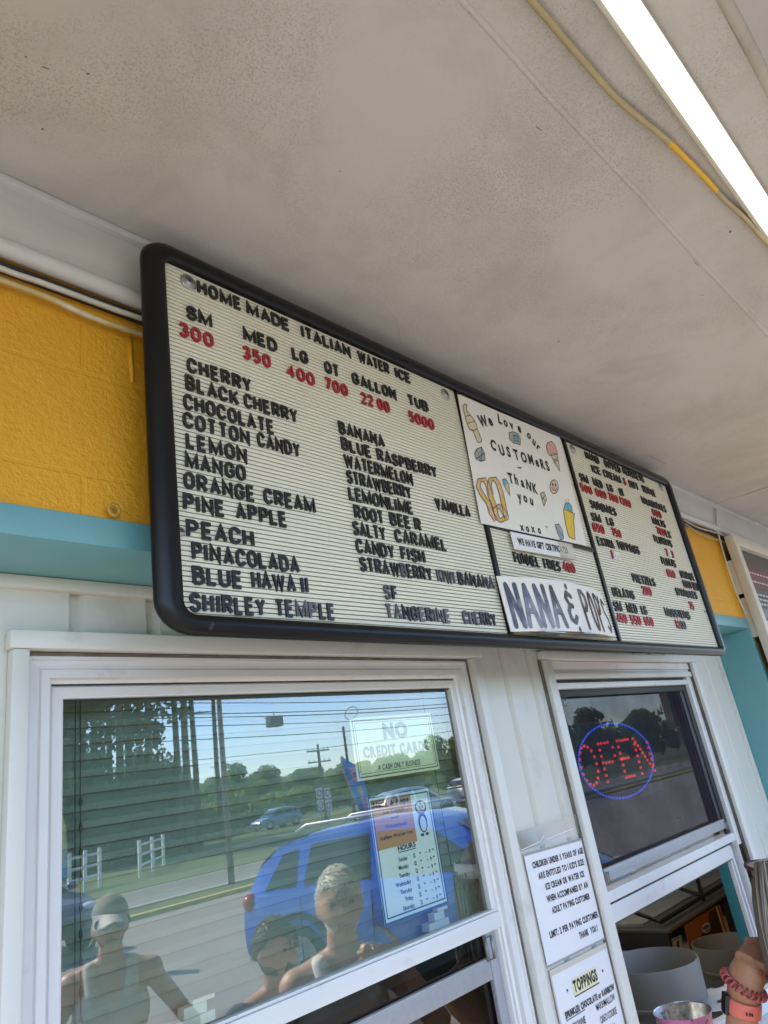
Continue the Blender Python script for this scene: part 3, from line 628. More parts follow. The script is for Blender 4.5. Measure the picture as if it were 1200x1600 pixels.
# ---- the letters: (text, colour, left x, right x, baseline z, cap height)   metres on the panel
WORDS = [
  ('HOME','k',0.6873,0.7966,0.9996+H,.0335),
  ('MADE','k',0.8095,0.9303,0.9999+H,.0335),
  ('SM','k',0.6567,0.7169,0.9216+H,.0335),
  ('300','r',0.6366,0.7144,0.8726+H,.0335),
  ('MED','k',0.7938,0.8849,0.9251+H,.0335),
  ('350','r',0.7872,0.8598,0.8752+H,.0335),
  ('CHERRY','k',0.6504,0.8006,0.7939+H,.0335),
  ('BLACK','k',0.6439,0.7656,0.7519+H,.0335),
  ('LG','k',0.9275,0.9749,0.9252+H,.0335),
  ('400','r',0.9039,0.9863,0.8715+H,.0335),
  ('ITALIAN','k',0.9653,1.1245,1.0011+H,.0335),
  ('WATER','k',1.1511,1.2668,1.0009+H,.0335),
  ('ICE','k',1.2897,1.3517,1.0003+H,.0335),
  ('QT','k',1.0258,1.0720,0.9246+H,.0335),
  ('GALLON','k',1.1162,1.2743,0.9241+H,.0335),
  ('TUB','k',1.3235,1.4058,0.9271+H,.0335),
  ('700','r',1.0186,1.0921,0.8765+H,.0335),
  ('22 00','r',1.1366,1.2386,0.8743+H,.0335),
  ('5000','r',1.3129,1.4164,0.8733+H,.0335),
  ('BANANA','k',1.0424,1.1932,0.7646+H,.0335),
  ('BLUE','k',1.0428,1.1392,0.7223+H,.0335),
  ('RASPBERRY','k',1.1598,1.3845,0.7220+H,.0335),
  ('CHERRY','k',0.7786,0.9173,0.7546+H,.0335),
  ('CHOCOLATE','k',0.6375,0.8479,0.7085+H,.0335),
  ('COTTON','k',0.6338,0.7830,0.6676+H,.0335),
  ('CANDY','k',0.8023,0.9138,0.6702+H,.0335),
  ('LEMON','k',0.6373,0.7718,0.6246+H,.0335),
  ('MANGO','k',0.6328,0.7637,0.5837+H,.0335),
  ('ORANGE','k',0.6278,0.7818,0.5423+H,.0335),
  ('CREAM','k',0.8034,0.9353,0.5451+H,.0335),
  ('PINE','k',0.6241,0.7090,0.4995+H,.0335),
  ('APPLE','k',0.7341,0.8550,0.5014+H,.0335),
  ('PEACH','k',0.6277,0.7692,0.4495+H,.0335),
  ('PINACOLADA','k',0.6358,0.8730,0.4083+H,.0335),
  ('BLUE','k',0.6338,0.7344,0.3652+H,.0335),
  ('HAWA II','k',0.7556,0.8886,0.3689+H,.0335),
  ('SHIRLEY','k',0.6252,0.7805,0.3170+H,.0335),
  ('TEMPLE','kkggkk',0.8037,0.9506,0.3186+H,.0335),
  ('WATERMELON','k',1.0436,1.2777,0.6795+H,.0335),
  ('STRAWBERRY','k',1.0441,1.2603,0.6386+H,.0335),
  ('LEMONLIME','k',1.0419,1.2562,0.5963+H,.0335),
  ('ROOT','k',1.0506,1.1435,0.5538+H,.0335),
  ('BEE R','k',1.1664,1.2749,0.5562+H,.0335),
  ('SALTY','k',1.0392,1.1415,0.5135+H,.0335),
  ('CARAMEL','k',1.1739,1.3615,0.5150+H,.0335),
  ('VANILLA','k',1.3521,1.4976,0.6287+H,.0335),
  ('CANDY','k',1.0407,1.1603,0.4719+H,.0335),
  ('FISH','k',1.1837,1.2674,0.4726+H,.0335),
  ('STRAWBERRY','kkkkkgkkkk',1.0435,1.2823,0.4306+H,.0335),
  ('KIWI','g',1.3023,1.3701,0.4312+H,.0335),
  ('BANANA','kkkkgg',1.3840,1.5366,0.4315+H,.0335),
  ('SF','gk',1.1056,1.1480,0.3727+H,.0335),
  ('TANGERINE','ggkkgkggg',1.1011,1.3210,0.3299+H,.0335),
  ('CHERRY','gggkkk',1.3722,1.5094,0.3315+H,.0335),
  ('HAND','k',2.3314,2.4385,1.0042+H,.0335),
  ('DIPPED','k',2.4838,2.6192,1.0049+H,.0335),
  ('HERSHEYS','k',2.6432,2.8391,1.0087+H,.0335),
  ('ICE','k',2.3534,2.4181,0.9532+H,.0335),
  ('CREAM','k',2.4465,2.5881,0.9538+H,.0335),
  ('&','r',2.6160,2.6387,0.9566+H,.0335),
  ('SOFT','k',2.6637,2.7491,0.9557+H,.0335),
  ('SERVE','k',2.7900,2.9196,0.9584+H,.0335),
  ('SM','k',2.2323,2.2929,0.8922+H,.0335),
  ('MED','k',2.3316,2.4040,0.8941+H,.0335),
  ('LG','k',2.4432,2.4874,0.8956+H,.0335),
  ('QT','k',2.5437,2.5802,0.8959+H,.0335),
  ('500','r',2.2162,2.2967,0.8492+H,.0335),
  ('600','r',2.3282,2.4079,0.8512+H,.0335),
  ('700','r',2.4293,2.5053,0.8533+H,.0335),
  ('1300','r',2.5221,2.6164,0.8540+H,.0335),
  ('MILKSHAKES','k',2.7471,2.9866,0.8974+H,.0335),
  ('600','r',2.8194,2.9054,0.8567+H,.0335),
  ('SUNDAES','k',2.2561,2.4531,0.7922+H,.0335),
  ('SM','k',2.2361,2.3039,0.7402+H,.0335),
  ('LG','k',2.3499,2.4049,0.7420+H,.0335),
  ('650','r',2.2214,2.3054,0.6984+H,.0335),
  ('750','r',2.3673,2.4377,0.7023+H,.0335),
  ('EXTRA','k',2.2275,2.3519,0.6474+H,.0335),
  ('TOPPINGS','k',2.3794,2.5633,0.6531+H,.0335),
  ('100','rww',2.3068,2.3700,0.6068+H,.0335),
  ('MALTS','k',2.7898,2.9162,0.8142+H,.0335),
  ('700','r',2.8018,2.8770,0.7729+H,.0335),
  ('EX','k',2.8893,2.9430,0.7720+H,.0335),
  ('FLURRYS','k',2.7482,2.9221,0.7291+H,.0335),
  ('700','rwr',2.8236,2.9029,0.6793+H,.0335),
  ('FLOATS','k',2.7532,2.8911,0.6369+H,.0335),
  ('650','r',2.7698,2.8473,0.5871+H,.0335),
  ('ORANGE','k',2.9088,3.0543,0.5955+H,.0335),
  ('ROOT BEER','k',2.9077,3.0914,0.5545+H,.0335),
  ('SPRINKLES','k',2.8005,3.0181,0.5127+H,.0335),
  ('75','r',2.8986,2.9415,0.4621+H,.0335),
  ('PRETZELS','k',2.4279,2.6168,0.5327+H,.0335),
  ('200','r',2.4806,2.5559,0.4919+H,.0335),
  ('GELATIS','k',2.2322,2.3955,0.4660+H,.0335),
  ('SM','k',2.2129,2.2688,0.4150+H,.0335),
  ('MED','k',2.3083,2.3864,0.4152+H,.0335),
  ('LG','k',2.4213,2.4649,0.4154+H,.0335),
  ('450','r',2.2106,2.2809,0.3746+H,.0335),
  ('550','r',2.3115,2.3883,0.3737+H,.0335),
  ('650','r',2.4209,2.4916,0.3746+H,.0335),
  ('MUGSTEINS','k',2.6291,2.8648,0.4188+H,.0335),
  ('1200','rrkk',2.6949,2.7911,0.3756+H,.0335),
  ('FUNNEL','k',1.6661,1.7975,0.5198+H,.0335),
  ('FRIES','k',1.8238,1.9183,0.5190+H,.0335),
  ('400','r',1.9353,2.0088,0.5231+H,.0335),
]
rl = random.Random(5)
YF = .9995
def ar(cx, cy, rx, ry, a0, a1, n=9): return [(cx+rx*cos(R_(a0+(a1-a0)*k/n)), cy+ry*sin(R_(a0+(a1-a0)*k/n))) for k in range(n+1)]
_O = ar(.5,.68,.5,.32,0,180)+ar(.5,.32,.5,.32,180,360)+[(1,.68)]
_C = [(1,.70)]+ar(.5,.70,.5,.30,12,180)+ar(.5,.30,.5,.30,180,348)
_P = [(0,0),(0,1),(.58,1)]+ar(.58,.74,.42,.26,80,-80)+[(.58,.48),(0,.48)]
_S = ar(.5,.75,.48,.25,8,180)+ar(.5,.75,.48,.23,190,262,4)+ar(.5,.25,.5,.27,82,-10,5)+ar(.5,.25,.5,.25,-20,-176)
GL = {'A':(.66,[[(0,0),(.5,1),(1,0)],[(.18,.30),(.82,.30)]]),'B':(.62,[[(0,0),(0,1),(.55,1)]+ar(.55,.76,.38,.24,80,-80)+[(.55,.52),(0,.52)],[(.5,.52)]+ar(.56,.26,.44,.26,85,-85)+[(.5,0),(0,0)]]),
 'C':(.62,[_C]),'D':(.64,[[(0,0),(0,1),(.42,1)]+ar(.42,.62,.58,.38,80,0)+ar(.42,.38,.58,.38,0,-80)+[(.42,0),(0,0)]]),'E':(.54,[[(1,1),(0,1),(0,0),(1,0)],[(0,.52),(.88,.52)]]),'F':(.52,[[(1,1),(0,1),(0,0)],[(0,.50),(.86,.50)]]),
 'G':(.64,[[(1,.72)]+ar(.5,.70,.5,.30,12,180)+ar(.5,.30,.5,.30,180,345)+[(1,.30),(1,.47),(.56,.47)]]),'H':(.62,[[(0,0),(0,1)],[(1,0),(1,1)],[(0,.52),(1,.52)]]),'I':(.2,[[(.5,0),(.5,1)]]),'J':(.5,[[(1,1),(1,.28)]+ar(.5,.28,.5,.28,0,-180)]),
 'K':(.64,[[(0,0),(0,1)],[(1,1),(.02,.36)],[(.36,.58),(1,0)]]),'L':(.52,[[(0,1),(0,0),(1,0)]]),'M':(.82,[[(0,0),(0,1),(.5,.12),(1,1),(1,0)]]),'N':(.66,[[(0,0),(0,1),(1,0),(1,1)]]),'O':(.64,[_O]),'P':(.60,[_P]),
 'Q':(.66,[_O,[(.55,.30),(1,-.03)]]),'R':(.63,[_P,[(.48,.48),(1,0)]]),'S':(.60,[_S]),'T':(.58,[[(0,1),(1,1)],[(.5,1),(.5,0)]]),'U':(.63,[[(0,1),(0,.30)]+ar(.5,.30,.5,.30,190,350)+[(1,.30),(1,1)]]),'V':(.64,[[(0,1),(.5,0),(1,1)]]),
 'W':(.92,[[(0,1),(.25,0),(.5,.9),(.75,0),(1,1)]]),'X':(.64,[[(0,0),(1,1)],[(0,1),(1,0)]]),'Y':(.62,[[(0,1),(.5,.46),(1,1)],[(.5,.46),(.5,0)]]),'Z':(.58,[[(0,1),(1,1),(0,0),(1,0)]]),
 '0':(.58,[_O]),'1':(.34,[[(0,.78),(.6,1),(.6,0)]]),'2':(.56,[ar(.5,.72,.5,.28,168,-25)+[(0,0),(1,0)]]),'3':(.56,[ar(.48,.75,.46,.25,160,-70)+[(.42,.52)],[(.42,.52)]+ar(.5,.26,.5,.26,80,-160)]),'4':(.60,[[(.74,0),(.74,1),(0,.30),(1,.30)]]),
 '5':(.56,[[(.92,1),(.12,1),(.07,.54)]+ar(.48,.33,.52,.33,125,-150)]),'6':(.57,[ar(.5,.72,.48,.28,22,180)+ar(.5,.30,.5,.30,180,540,16)]),'7':(.54,[[(0,1),(1,1),(.38,0)]]),'8':(.57,[ar(.5,.76,.44,.24,-90,270,14),ar(.5,.26,.5,.26,90,450,14)]),
 '9':(.57,[ar(.5,.28,.48,.28,202,360)+ar(.5,.70,.5,.30,0,360,16)]),'&':(.68,[[(1,0),(.25,.72)]+ar(.48,.82,.24,.18,200,-40,8)+[(.08,.34)]+ar(.42,.24,.40,.24,160,300,6)+[(.95,.42)]])}
def ribbon(mb, pts, hw, front, back, tf):
    """a bar of half width hw along pts (x, y), with its own front face and sides"""
    n = len(pts); L = []; Rr = []
    for i, p in enumerate(pts):
        a = pts[max(0,i-1)]; c = pts[min(n-1,i+1)]
        d1 = (p[0]-a[0], p[1]-a[1]); d2 = (c[0]-p[0], c[1]-p[1])
        l1 = math.hypot(*d1); l2 = math.hypot(*d2)
        if l1 < 1e-9: d1, l1 = d2, l2
        if l2 < 1e-9: d2, l2 = d1, l1
        n1 = (-d1[1]/l1, d1[0]/l1); n2 = (-d2[1]/l2, d2[0]/l2); mx, my = n1[0]+n2[0], n1[1]+n2[1]; ml = math.hypot(mx,my)
        if ml < 1e-6: mx, my, ml = n1[0], n1[1], 1
        mx, my = mx/ml, my/ml; k = min(1/max(.3, mx*n1[0]+my*n1[1]), 1.75)*hw
        L.append((p[0]+mx*k, p[1]+my*k)); Rr.append((p[0]-mx*k, p[1]-my*k))
    vs = []
    for q in (L, Rr):
        for f in (front, back): vs += [tf(x, y, f) for x, y in q]
    fs = []
    for i in range(n-1):
        fs += [(i, i+1, 2*n+i+1, 2*n+i), (n+i+1, n+i, i, i+1)[::1], (2*n+i, 2*n+i+1, 3*n+i+1, 3*n+i)]
    fs += [(0, 2*n, 3*n, n), (n-1, 2*n-1, 4*n-1, 3*n-1)]
    mb.add(vs, fs)
def word(txt, col, x0, x1, z0, h, i):
    t = .178; gap = .13; tot = 0; lay = []
    for ci, ch in enumerate(txt):
        if ch == ' ': tot += .30; continue
        w_, st = GL[ch]; lay.append((ci, tot, w_, st)); tot += w_ + gap + rl.uniform(-.025,.025)
    tot -= gap; sx = (x1-x0)/(tot*h); mb = MB()
    for ci, xx, w_, st in lay:
        c = col[ci] if len(col) > 1 else col
        mb.cur = {'k':0,'r':1,'g':2,'w':3}[c]
        an = rl.uniform(-.022,.022); dy = rl.uniform(-.012,.012); y0 = YF - rl.uniform(.0,.0008); tp = rl.uniform(-.04,.04); tq = rl.uniform(-.05,.05)
        W_ = w_*sx; hw = t/2*min(1.08, max(.80, sx))
        for k, pl in enumerate(st):
            m_ = min(hw, W_*.30); pts = [(m_ + px_*(W_-2*m_), hw*.95 + py_*(1-1.9*hw)) for px_, py_ in pl]
            def tf(x, y, f, xx=xx):
                X = x - W_/2; Y = y-.5; X, Y = X*cos(an)-Y*sin(an), X*sin(an)+Y*cos(an)
                yy = y0 - f + (.0 if f == 0 else (tp*X+tq*Y)*h*.5)
                return (x0 + (xx*sx + W_/2 + X)*h, yy, z0 + (.5+dy+Y)*h)
            ribbon(mb, pts, hw, .0042+.00012*k, 0, tf)
    return mb.build('menu_lettering', [M['letter_black'], M['letter_red'], M['letter_grey'], M['letter_white']], board)
for i, wd in enumerate(WORDS): word(*wd, i)
def washer(x, z, r=.018):
    mb = MB(); Mx = Matrix.Rotation(R_(90), 3, 'X')
    mb.lathe([(0,.0045),(r*.25,.0045),(r*.28,.003),(r*.8,.002),(r,.0006),(r,-.0008)], (x, .9985, z), 20, Mx)
    mb.build('washer_screw', M['metal'], board, smooth=True)
    mb = MB(); mb.obox(Matrix.Translation((x,.9936,z)) @ Matrix.Rotation(R_(30),4,'Y'), .008, .0008, .0016); mb.obox(Matrix.Translation((x,.9934,z)) @ Matrix.Rotation(R_(120),4,'Y'), .008, .0008, .0016)
    mb.build('screw_slot', M['ink'], board)
for (px, py) in ((294,441.6),(695.5,617),(894.5,702),(1032,762)): p = W(px,py,1.0); washer(p.x, p.z)
p = W(281,831,1.0); washer(p.x, p.z, .009); p = W(1101,956.5,1.0); washer(p.x,p.z,.006)
# ================================================================ things fixed on the board
# hand drawn poster
S = Sheet(W(715,616,.9905), W(874.5,683.5,.9905), W(917,853,.9895), W(752,817.5,.9905))
poster = S.sheet('thank_you_poster', M['paper'], th=.0012, n=4); tag(poster, 'hand drawn thank you poster with cones and a pretzel on the letter board', 'poster')
INK, lr = M['ink'], random.Random(3)
# px -> uv on the poster
def invuv(S, px, py):
    u = v = .5
    for _ in range(25):
        def f(u, v):
            p = S.P(u, v); d = Vector((p.x, p.y, p.z-H)); c = [sum(RC[i][j]*d[j] for j in range(3)) for i in range(3)]
            return 600+FPX*c[0]/c[2], 800+FPX*c[1]/c[2]
        a = f(u,v); b = f(u+.001,v); c = f(u,v+.001)
        J = ((b[0]-a[0])/.001, (c[0]-a[0])/.001, (b[1]-a[1])/.001, (c[1]-a[1])/.001); D = J[0]*J[3]-J[1]*J[2]
        ex, ey = px-a[0], py-a[1]; u += (J[3]*ex-J[1]*ey)/D; v += (-J[2]*ex+J[0]*ey)/D
    return u, v
def Q(zx, zy): return invuv(S, 700+zx/4.615, 600+zy/4.615)     # from the enlarged view of the poster
def hand(txt, pts, hz, wsc=.75):
    """hand lettering along a path; pts in the enlarged view, letters upright to the path"""
    q = [Q(*p) for p in pts]; mb = MB(); n = len(txt)
    for i, ch in enumerate(txt):
        if ch == ' ': continue
        t = i/max(1,n-1)*(len(q)-1); k = min(int(t), len(q)-2); f = t-k
        u = q[k][0]*(1-f)+q[k+1][0]*f; v = q[k][1]*(1-f)+q[k+1][1]*f
        an = math.atan2((q[k+1][1]-q[k][1])*S.h, (q[k+1][0]-q[k][0])*S.w) + lr.uniform(-.1,.1)
        vs, fs, a, b = glyph(ch, .040, 0); y0, y1 = cap_h(.040); kk = hz/(y1-y0)
        out = []
        for p in vs:
            X = (p.x-(a+b)/2)*kk*wsc; Y = (p.y-(y0+y1)/2)*kk
            out.append(S.P(u+(X*cos(an)-Y*sin(an))/S.w, v+(X*sin(an)+Y*cos(an))/S.h, .0011))
        mb.add(out, fs)
    return mb.build('lettering', INK, poster)
hand('We', [(250,268),(300,262)], .040, .8); hand('Love', [(372,255),(412,275),(455,295),(512,318)], .036, .8); hand('our', [(585,370),(620,415),(652,455)], .036, .8)
hand('CUSTOMeRS', [(325,440),(385,478),(435,490),(490,510),(545,530),(595,545),(640,562),(680,580),(715,592)], .038, .8)
hand('ThaNK', [(450,680),(490,690),(535,710),(580,732),(625,755)], .036, .8); hand('you', [(512,810),(555,820),(600,840)], .034, .85)
hand('xoxo', [(530,1030),(570,1040),(610,1042),(655,1052)], .026, .9)
def draw(name, fills, lines, lw=.0022):
    cols = []; mb = MB(); k = 0
    for (c, pts) in fills:
        if c not in cols: cols.append(c)
        mb.cur = cols.index(c); S.poly(mb, [Q(*p) for p in pts], .0004+.0002*k); k += 1
    if 'ink_line' not in cols: cols.append('ink_line')
    plain('ink_line', (.05,.045,.04), .7)
    mb.cur = cols.index('ink_line')
    for ln in lines: S.stroke(mb, [Q(*p) for p in ln], lw, .0014)
    return mb.build(name, [M[c] for c in cols], poster)
for nm, c in (('crayon_cream',(.66,.56,.38)),('crayon_cone',(.62,.50,.33)),('crayon_pink',(.68,.36,.34)),('crayon_tan',(.66,.42,.22)),('crayon_orange',(.68,.42,.10)),('crayon_blue',(.16,.38,.50)),('crayon_yellow',(.74,.50,.06)),('crayon_grey',(.36,.38,.37)),('crayon_face',(.60,.47,.36))): plain(nm, c, .75, var=.22, vscale=70)
soft = [(115,145),(135,150),(130,185),(150,215),(185,255),(205,300),(210,325),(240,400),(238,418),(212,425),(178,335),(150,325),(130,270),(115,210),(105,170)]
draw('cone_drawing', [('crayon_cream', soft)], [soft+soft[:1], [(150,325),(178,338),(208,325)], [(128,235),(160,225)],[(140,285),(190,270)]])
pc = [(715,425),(745,415),(770,440),(785,485),(785,505),(750,505),(735,520),(718,500),(708,455)]
cn = [(742,520),(788,505),(806,632)]
draw('cone_drawing', [('crayon_pink', pc), ('crayon_cone', cn)], [pc+pc[:1], cn+cn[:1], [(752,540),(796,560)],[(762,570),(792,530)]])
# pretzel: three loops drawn as a thick band
def band(pts, half):
    out = []; back = []
    for i, p in enumerate(pts):
        a = pts[max(0,i-1)]; b = pts[min(len(pts)-1,i+1)]; dx, dy = b[0]-a[0], b[1]-a[1]; L = math.hypot(dx,dy) or 1
        out.append((p[0]-dy/L*half, p[1]+dx/L*half)); back.append((p[0]+dy/L*half, p[1]-dx/L*half))
    return out, back
mbp = MB(); mbp.cur = 0
for i, pts in enumerate(([(290,860),(245,800),(215,740),(225,695),(260,690),(285,730),(300,800),(330,870),(345,940)], [(345,985),(310,930),(290,860)], [(420,975),(405,900),(385,800),(360,720),(335,685),(305,690),(295,730),(310,800)], [(425,965),(375,985),(355,970),(335,905),(365,880),(385,900),(420,960)])):
    o, b = band(pts, 15)
    for k in range(len(pts)-1):
        mbp.cur = 0 if (k+i) % 3 else 1
        S.poly(mbp, [Q(*o[k]), Q(*o[k+1]), Q(*b[k+1]), Q(*b[k])], .0004+.00012*i+.00003*(k%3))
    mbp.cur = 2
    S.stroke(mbp, [Q(*p) for p in o], .0022, .0014); S.stroke(mbp, [Q(*p) for p in b], .0022, .0017)
mbp.build('pretzel_drawing', [M['crayon_tan'], M['crayon_orange'], M['ink_line']], poster)
cup = [(830,900),(910,935),(905,985),(915,1122),(870,1105),(845,1010)]; ice = [(835,895),(845,860),(868,855),(890,880),(895,925)]
draw('cup_drawing', [('crayon_yellow', cup), ('crayon_blue', ice)], [cup+cup[:1], ice, [(845,835),(850,850)],[(865,830),(866,845)]])
fc = [(763+31*cos(t*.35), 742+50*sin(t*.35)) for t in range(18)]
draw('smiling_face_drawing', [('crayon_face', fc)], [fc+fc[:1], [(745,745),(755,765),(770,768),(782,755)]]); 
mbf = MB(); S.ellipse(mbf, *Q(752,725), .008, .012, .0016, 8); S.ellipse(mbf, *Q(772,728), .008, .012, .0016, 8); mbf.build('eye_dots', INK, poster)
draw('small_cone_drawing', [('crayon_blue', [(390,690),(415,685),(435,720),(400,730)]), ('crayon_cone', [(402,730),(436,720),(443,806)])], [[(390,690),(415,685),(435,720),(443,806),(400,730),(390,690)]])
draw('small_cone_drawing', [('crayon_cone', [(662,790),(690,780),(710,830),(690,882)])], [[(662,790),(690,780),(710,830),(690,882),(662,790)],[(670,800),(702,850)],[(700,800),(676,835)]])
bl = [(440,350),(470,345),(505,360),(522,400),(518,440),(470,425),(440,395)]
draw('dome_drawing', [('crayon_grey', bl), ('crayon_blue', [(470,370),(500,375),(508,415),(475,410)])], [bl+bl[:1], [(470,370),(500,375),(508,415),(475,410),(470,370)]])
fl = [(205,470),(240,455),(262,500),(265,550),(235,560),(200,540),(190,500)]
draw('leaf_drawing', [('crayon_grey', fl)], [fl+fl[:1], [(205,470),(235,560)],[(262,500),(200,540)],[(240,455),(240,560)]])
fl = [(770,1015),(800,1010),(825,1060),(832,1115),(810,1125),(790,1080)]
draw('leaf_drawing', [('crayon_grey', fl), ('crayon_blue', [(808,1085),(830,1085),(832,1120),(812,1125)])], [fl+fl[:1], [(775,1030),(825,1095)]])
mbf = MB(); S.stroke(mbf, [Q(500,600),Q(508,608),Q(514,602),Q(520,610),Q(526,602)], .003, .0016); S.stroke(mbf, [Q(703,1028),Q(712,1036)], .004, .0017); mbf.build('ink_marks', INK, poster)
# gift certificate strip
S2 = Sheet(W(797,830.5,.9865), W(893,850.5,.9865), W(898,874.5,.9860), W(804,858,.9860))
gift = S2.sheet('gift_strip', M['paper_white'], th=.0009, n=3); tag(gift, 'white gift certificate strip tucked under the hand drawn poster', 'sign')
S2.text('lettering', 'WE HAVE GIFT CERTIFICATES', .08, .30, .90, .72, INK, gift, offs=.05, space=.5)
S2.sheet('clear_tape', M['clear'], gift, th=.0004, lift=.0018, inset=(.74,1.02,-.02,1.02))
# bowed name sign
S3 = Sheet(W(776,900,.985), W(938.5,925,.985), W(962,995.5,.985), W(799,987,.985), bow=.034)
name = S3.sheet('name_sign', M['paper'], th=.0025, n=20); tag(name, 'bowed white shop name sign wedged along the bottom of the letter board', 'sign')
plain('name_ink', (.045,.04,.045), .22, var=.75, vscale=11, stain=[((.20,.17,.19),7,.50,.62)])  # grey-purple patches painted in for reflections on the shiny lettering
mb = MB()
def big(strokes, x, wd, y0=.10, y1=.84, lw=.0165, l0=.0008):
    for k, pts in enumerate(strokes):
        S3.stroke(mb, [(x+px_*wd, y0+py_*(y1-y0)) for px_, py_ in pts], lw, l0+k*.00035)
NN = [[(.12,0),(.12,1)],[(.12,1),(.88,0)],[(.88,0),(.88,1)]]; AA = [[(.08,0),(.42,1)],[(.42,1),(.92,0)],[(.22,.36),(.72,.36)]]
big(NN, .030, .075); big(AA, .122, .088); big(NN, .222, .078); big(AA, .322, .088)
amp = [[(.85,.85),(.45,.95),(.2,.78),(.45,.58),(.75,.55)],[(.45,.56),(.15,.38),(.2,.15),(.55,.06),(.85,.22)]]
big(amp, .448, .085, .14, .80, lw=.0155); S3.stroke(mb, [(.50,.88),(.50,.91)], .014, .0009); S3.stroke(mb, [(.515,.03),(.515,.055)], .014, .0009)
PP = [[(.15,0),(.15,1)],[(.15,1),(.55,1),(.85,.88),(.85,.66),(.55,.50),(.15,.48)]]
OO = [[(.5+.36*cos(t*pi/8), .5+.5*sin(t*pi/8)) for t in range(17)]]
big(PP, .618, .075, lw=.0155); big(OO, .715, .075, lw=.0155); big(PP, .812, .068, lw=.0145)
big([[(.3,1.0),(.15,.84)]], .888, .02, lw=.009); big([[(.85,.85),(.5,.95),(.2,.80),(.35,.58),(.75,.42),(.85,.2),(.5,.03),(.15,.15)]], .915, .065, .08, .82, lw=.013)
mb.build('name_lettering', M['name_ink'], name)
for (a, b) in ((.18,.36),(.52,.68)):
    p, q = S3.P(a,-.02,-.004), S3.P(b,-.05,-.004); mb = MB(); mb.obox(Matrix.Translation((p+q)/2) , abs(q.x-p.x), .03, .003); mb.build('sign_bracket', M['metal'], name)
# ================================================================ second menu board at the right edge
m2 = empty('menu_frame', 'cream framed dark menu poster hung on the wall right of the letter board', 'menu board', (0,0,0))
fx0, fx1, fz0, fz1 = 3.842, 5.1, .05+H, .925+H
for (a, b, c, d, n) in ((fx0, fx0+.062, fz0, fz1, 'frame_side'), (fx1-.062, fx1, fz0, fz1, 'frame_side'), (fx0+.0622, fx1-.0622, fz1-.055, fz1, 'frame_rail'), (fx0+.0622, fx1-.0622, fz0, fz0+.055, 'frame_rail')):
    box(n, plain('cream_wood', (.62,.57,.48), .5, var=.15, vscale=6), m2, a, b, 1.0, 1.045, c, d, .003)
box('menu_panel', plain('menu_black', (.03,.03,.032), .35), m2, fx0+.05, fx1-.05, 1.03, 1.043, fz0+.04, fz1-.04, 0)
Sm = Sheet((fx0+.062,1.0295,fz1-.055),(fx1-.062,1.0295,fz1-.055),(fx1-.062,1.0295,fz0+.055),(fx0+.062,1.0295,fz0+.055))
def mpanel(nm, c, u0, u1, v0, v1, rows, light=(.55,.52,.5)):
    plain(nm, c, .5, var=.2, vscale=20); mb = MB(); Sm.poly(mb, [(u0,v0),(u1,v0),(u1,v1),(u0,v1)], .001); mb.build('menu_section', M[nm], m2)
    plain('menu_print', light, .5); mb = MB(); rr = random.Random(int(u0*100+v0*1000))
    for i in range(rows):
        v = v1 - (i+.7)*(v1-v0)/(rows+.5); u = u0+.02
        while u < u1-.06:
            l = rr.uniform(.015,.05); Sm.poly(mb, [(u,v-.006),(u+l,v-.006),(u+l,v+.006),(u,v+.006)], .0018); u += l+.012
    mb.build('menu_print', M['menu_print'], m2)
mpanel('menu_maroon', (.16,.03,.05), .03,.44,.72,.88,2); mpanel('menu_dark', (.05,.05,.055), .03,.44,.58,.70,3); mpanel('menu_maroon', (.16,.03,.05), .06,.46,.44,.52,1)
mpanel('menu_grey', (.40,.39,.38), .10,.9,.30,.43,2,(.7,.7,.7)); mpanel('menu_slate', (.25,.26,.30), .12,.9,.06,.28,3); mpanel('menu_photo', (.50,.36,.20), .48,.9,.56,.90,0)
box('spacer_block', plain('cream_wood', (.62,.57,.48)), m2, fx0+.004, fx0+.03, 1.0455, YW, .62+H, .80+H, .002)
box('spacer_block', plain('cream_wood', (.62,.57,.48)), m2, fx0+.012, fx0+.045, 1.0455, YW, .40+H, .60+H, .002)
# ================================================================ porch lamp and cables
lamp = empty('strip_light', 'long lit white strip light mounted on the porch ceiling', 'lamp', (0,0,0))
mb = MB(); mb.box(.2, 4.2, .1065, .162, C-.012, C+.0025); mb.build('lamp_body', M['lamp_body'], lamp, bev=.004)
mb = MB(); pr = [(.1085+.044*k/8, C-.013-.010*sin(pi*k/8)) for k in range(9)]
vs = []
for (y, z) in pr: vs += [(.22,y,z),(4.18,y,z)]
mb.add(vs, [(2*i,2*i+1,2*i+3,2*i+2) for i in range(8)]); mb.add([(.22,.1085,C-.0125),(4.18,.1085,C-.0125),(4.18,.1525,C-.0125),(.22,.1525,C-.0125)], [(3,2,1,0)])
mb.build('lit_diffuser', M['diffuser'], lamp)
def cable(name, label, pts, r, mats, group=None, seg=None):
    mb = MB(); mb.tube(pts, r, 10); o = mb.build(name, mats, smooth=True)
    tag(o, label, 'cable', group); return o
def smooth_path(pts, n=6):
    pts = [Vector(p) for p in pts]; out = []
    for i in range(len(pts)-1):
        p0 = pts[max(0,i-1)]; p1 = pts[i]; p2 = pts[i+1]; p3 = pts[min(len(pts)-1,i+2)]
        for k in range(n):
            t = k/n; out.append(.5*((2*p1)+(p2-p0)*t+(2*p0-5*p1+4*p2-p3)*t*t+(3*p1-p0-3*p2+p3)*t*t*t))
    return out+[pts[-1]]
def onceil(px, py, dz=.008):
    d = ray(px,py); d = d*((C-dz-H)/d.z); return Vector((d.x, d.y, d.z+H))
pts = smooth_path([onceil(*p) for p in ((760,-80),(830,0),(905,88),(960,150),(1000,185),(1045,222),(1105,282),(1130,310),(1165,342),(1200,380),(1290,465))])
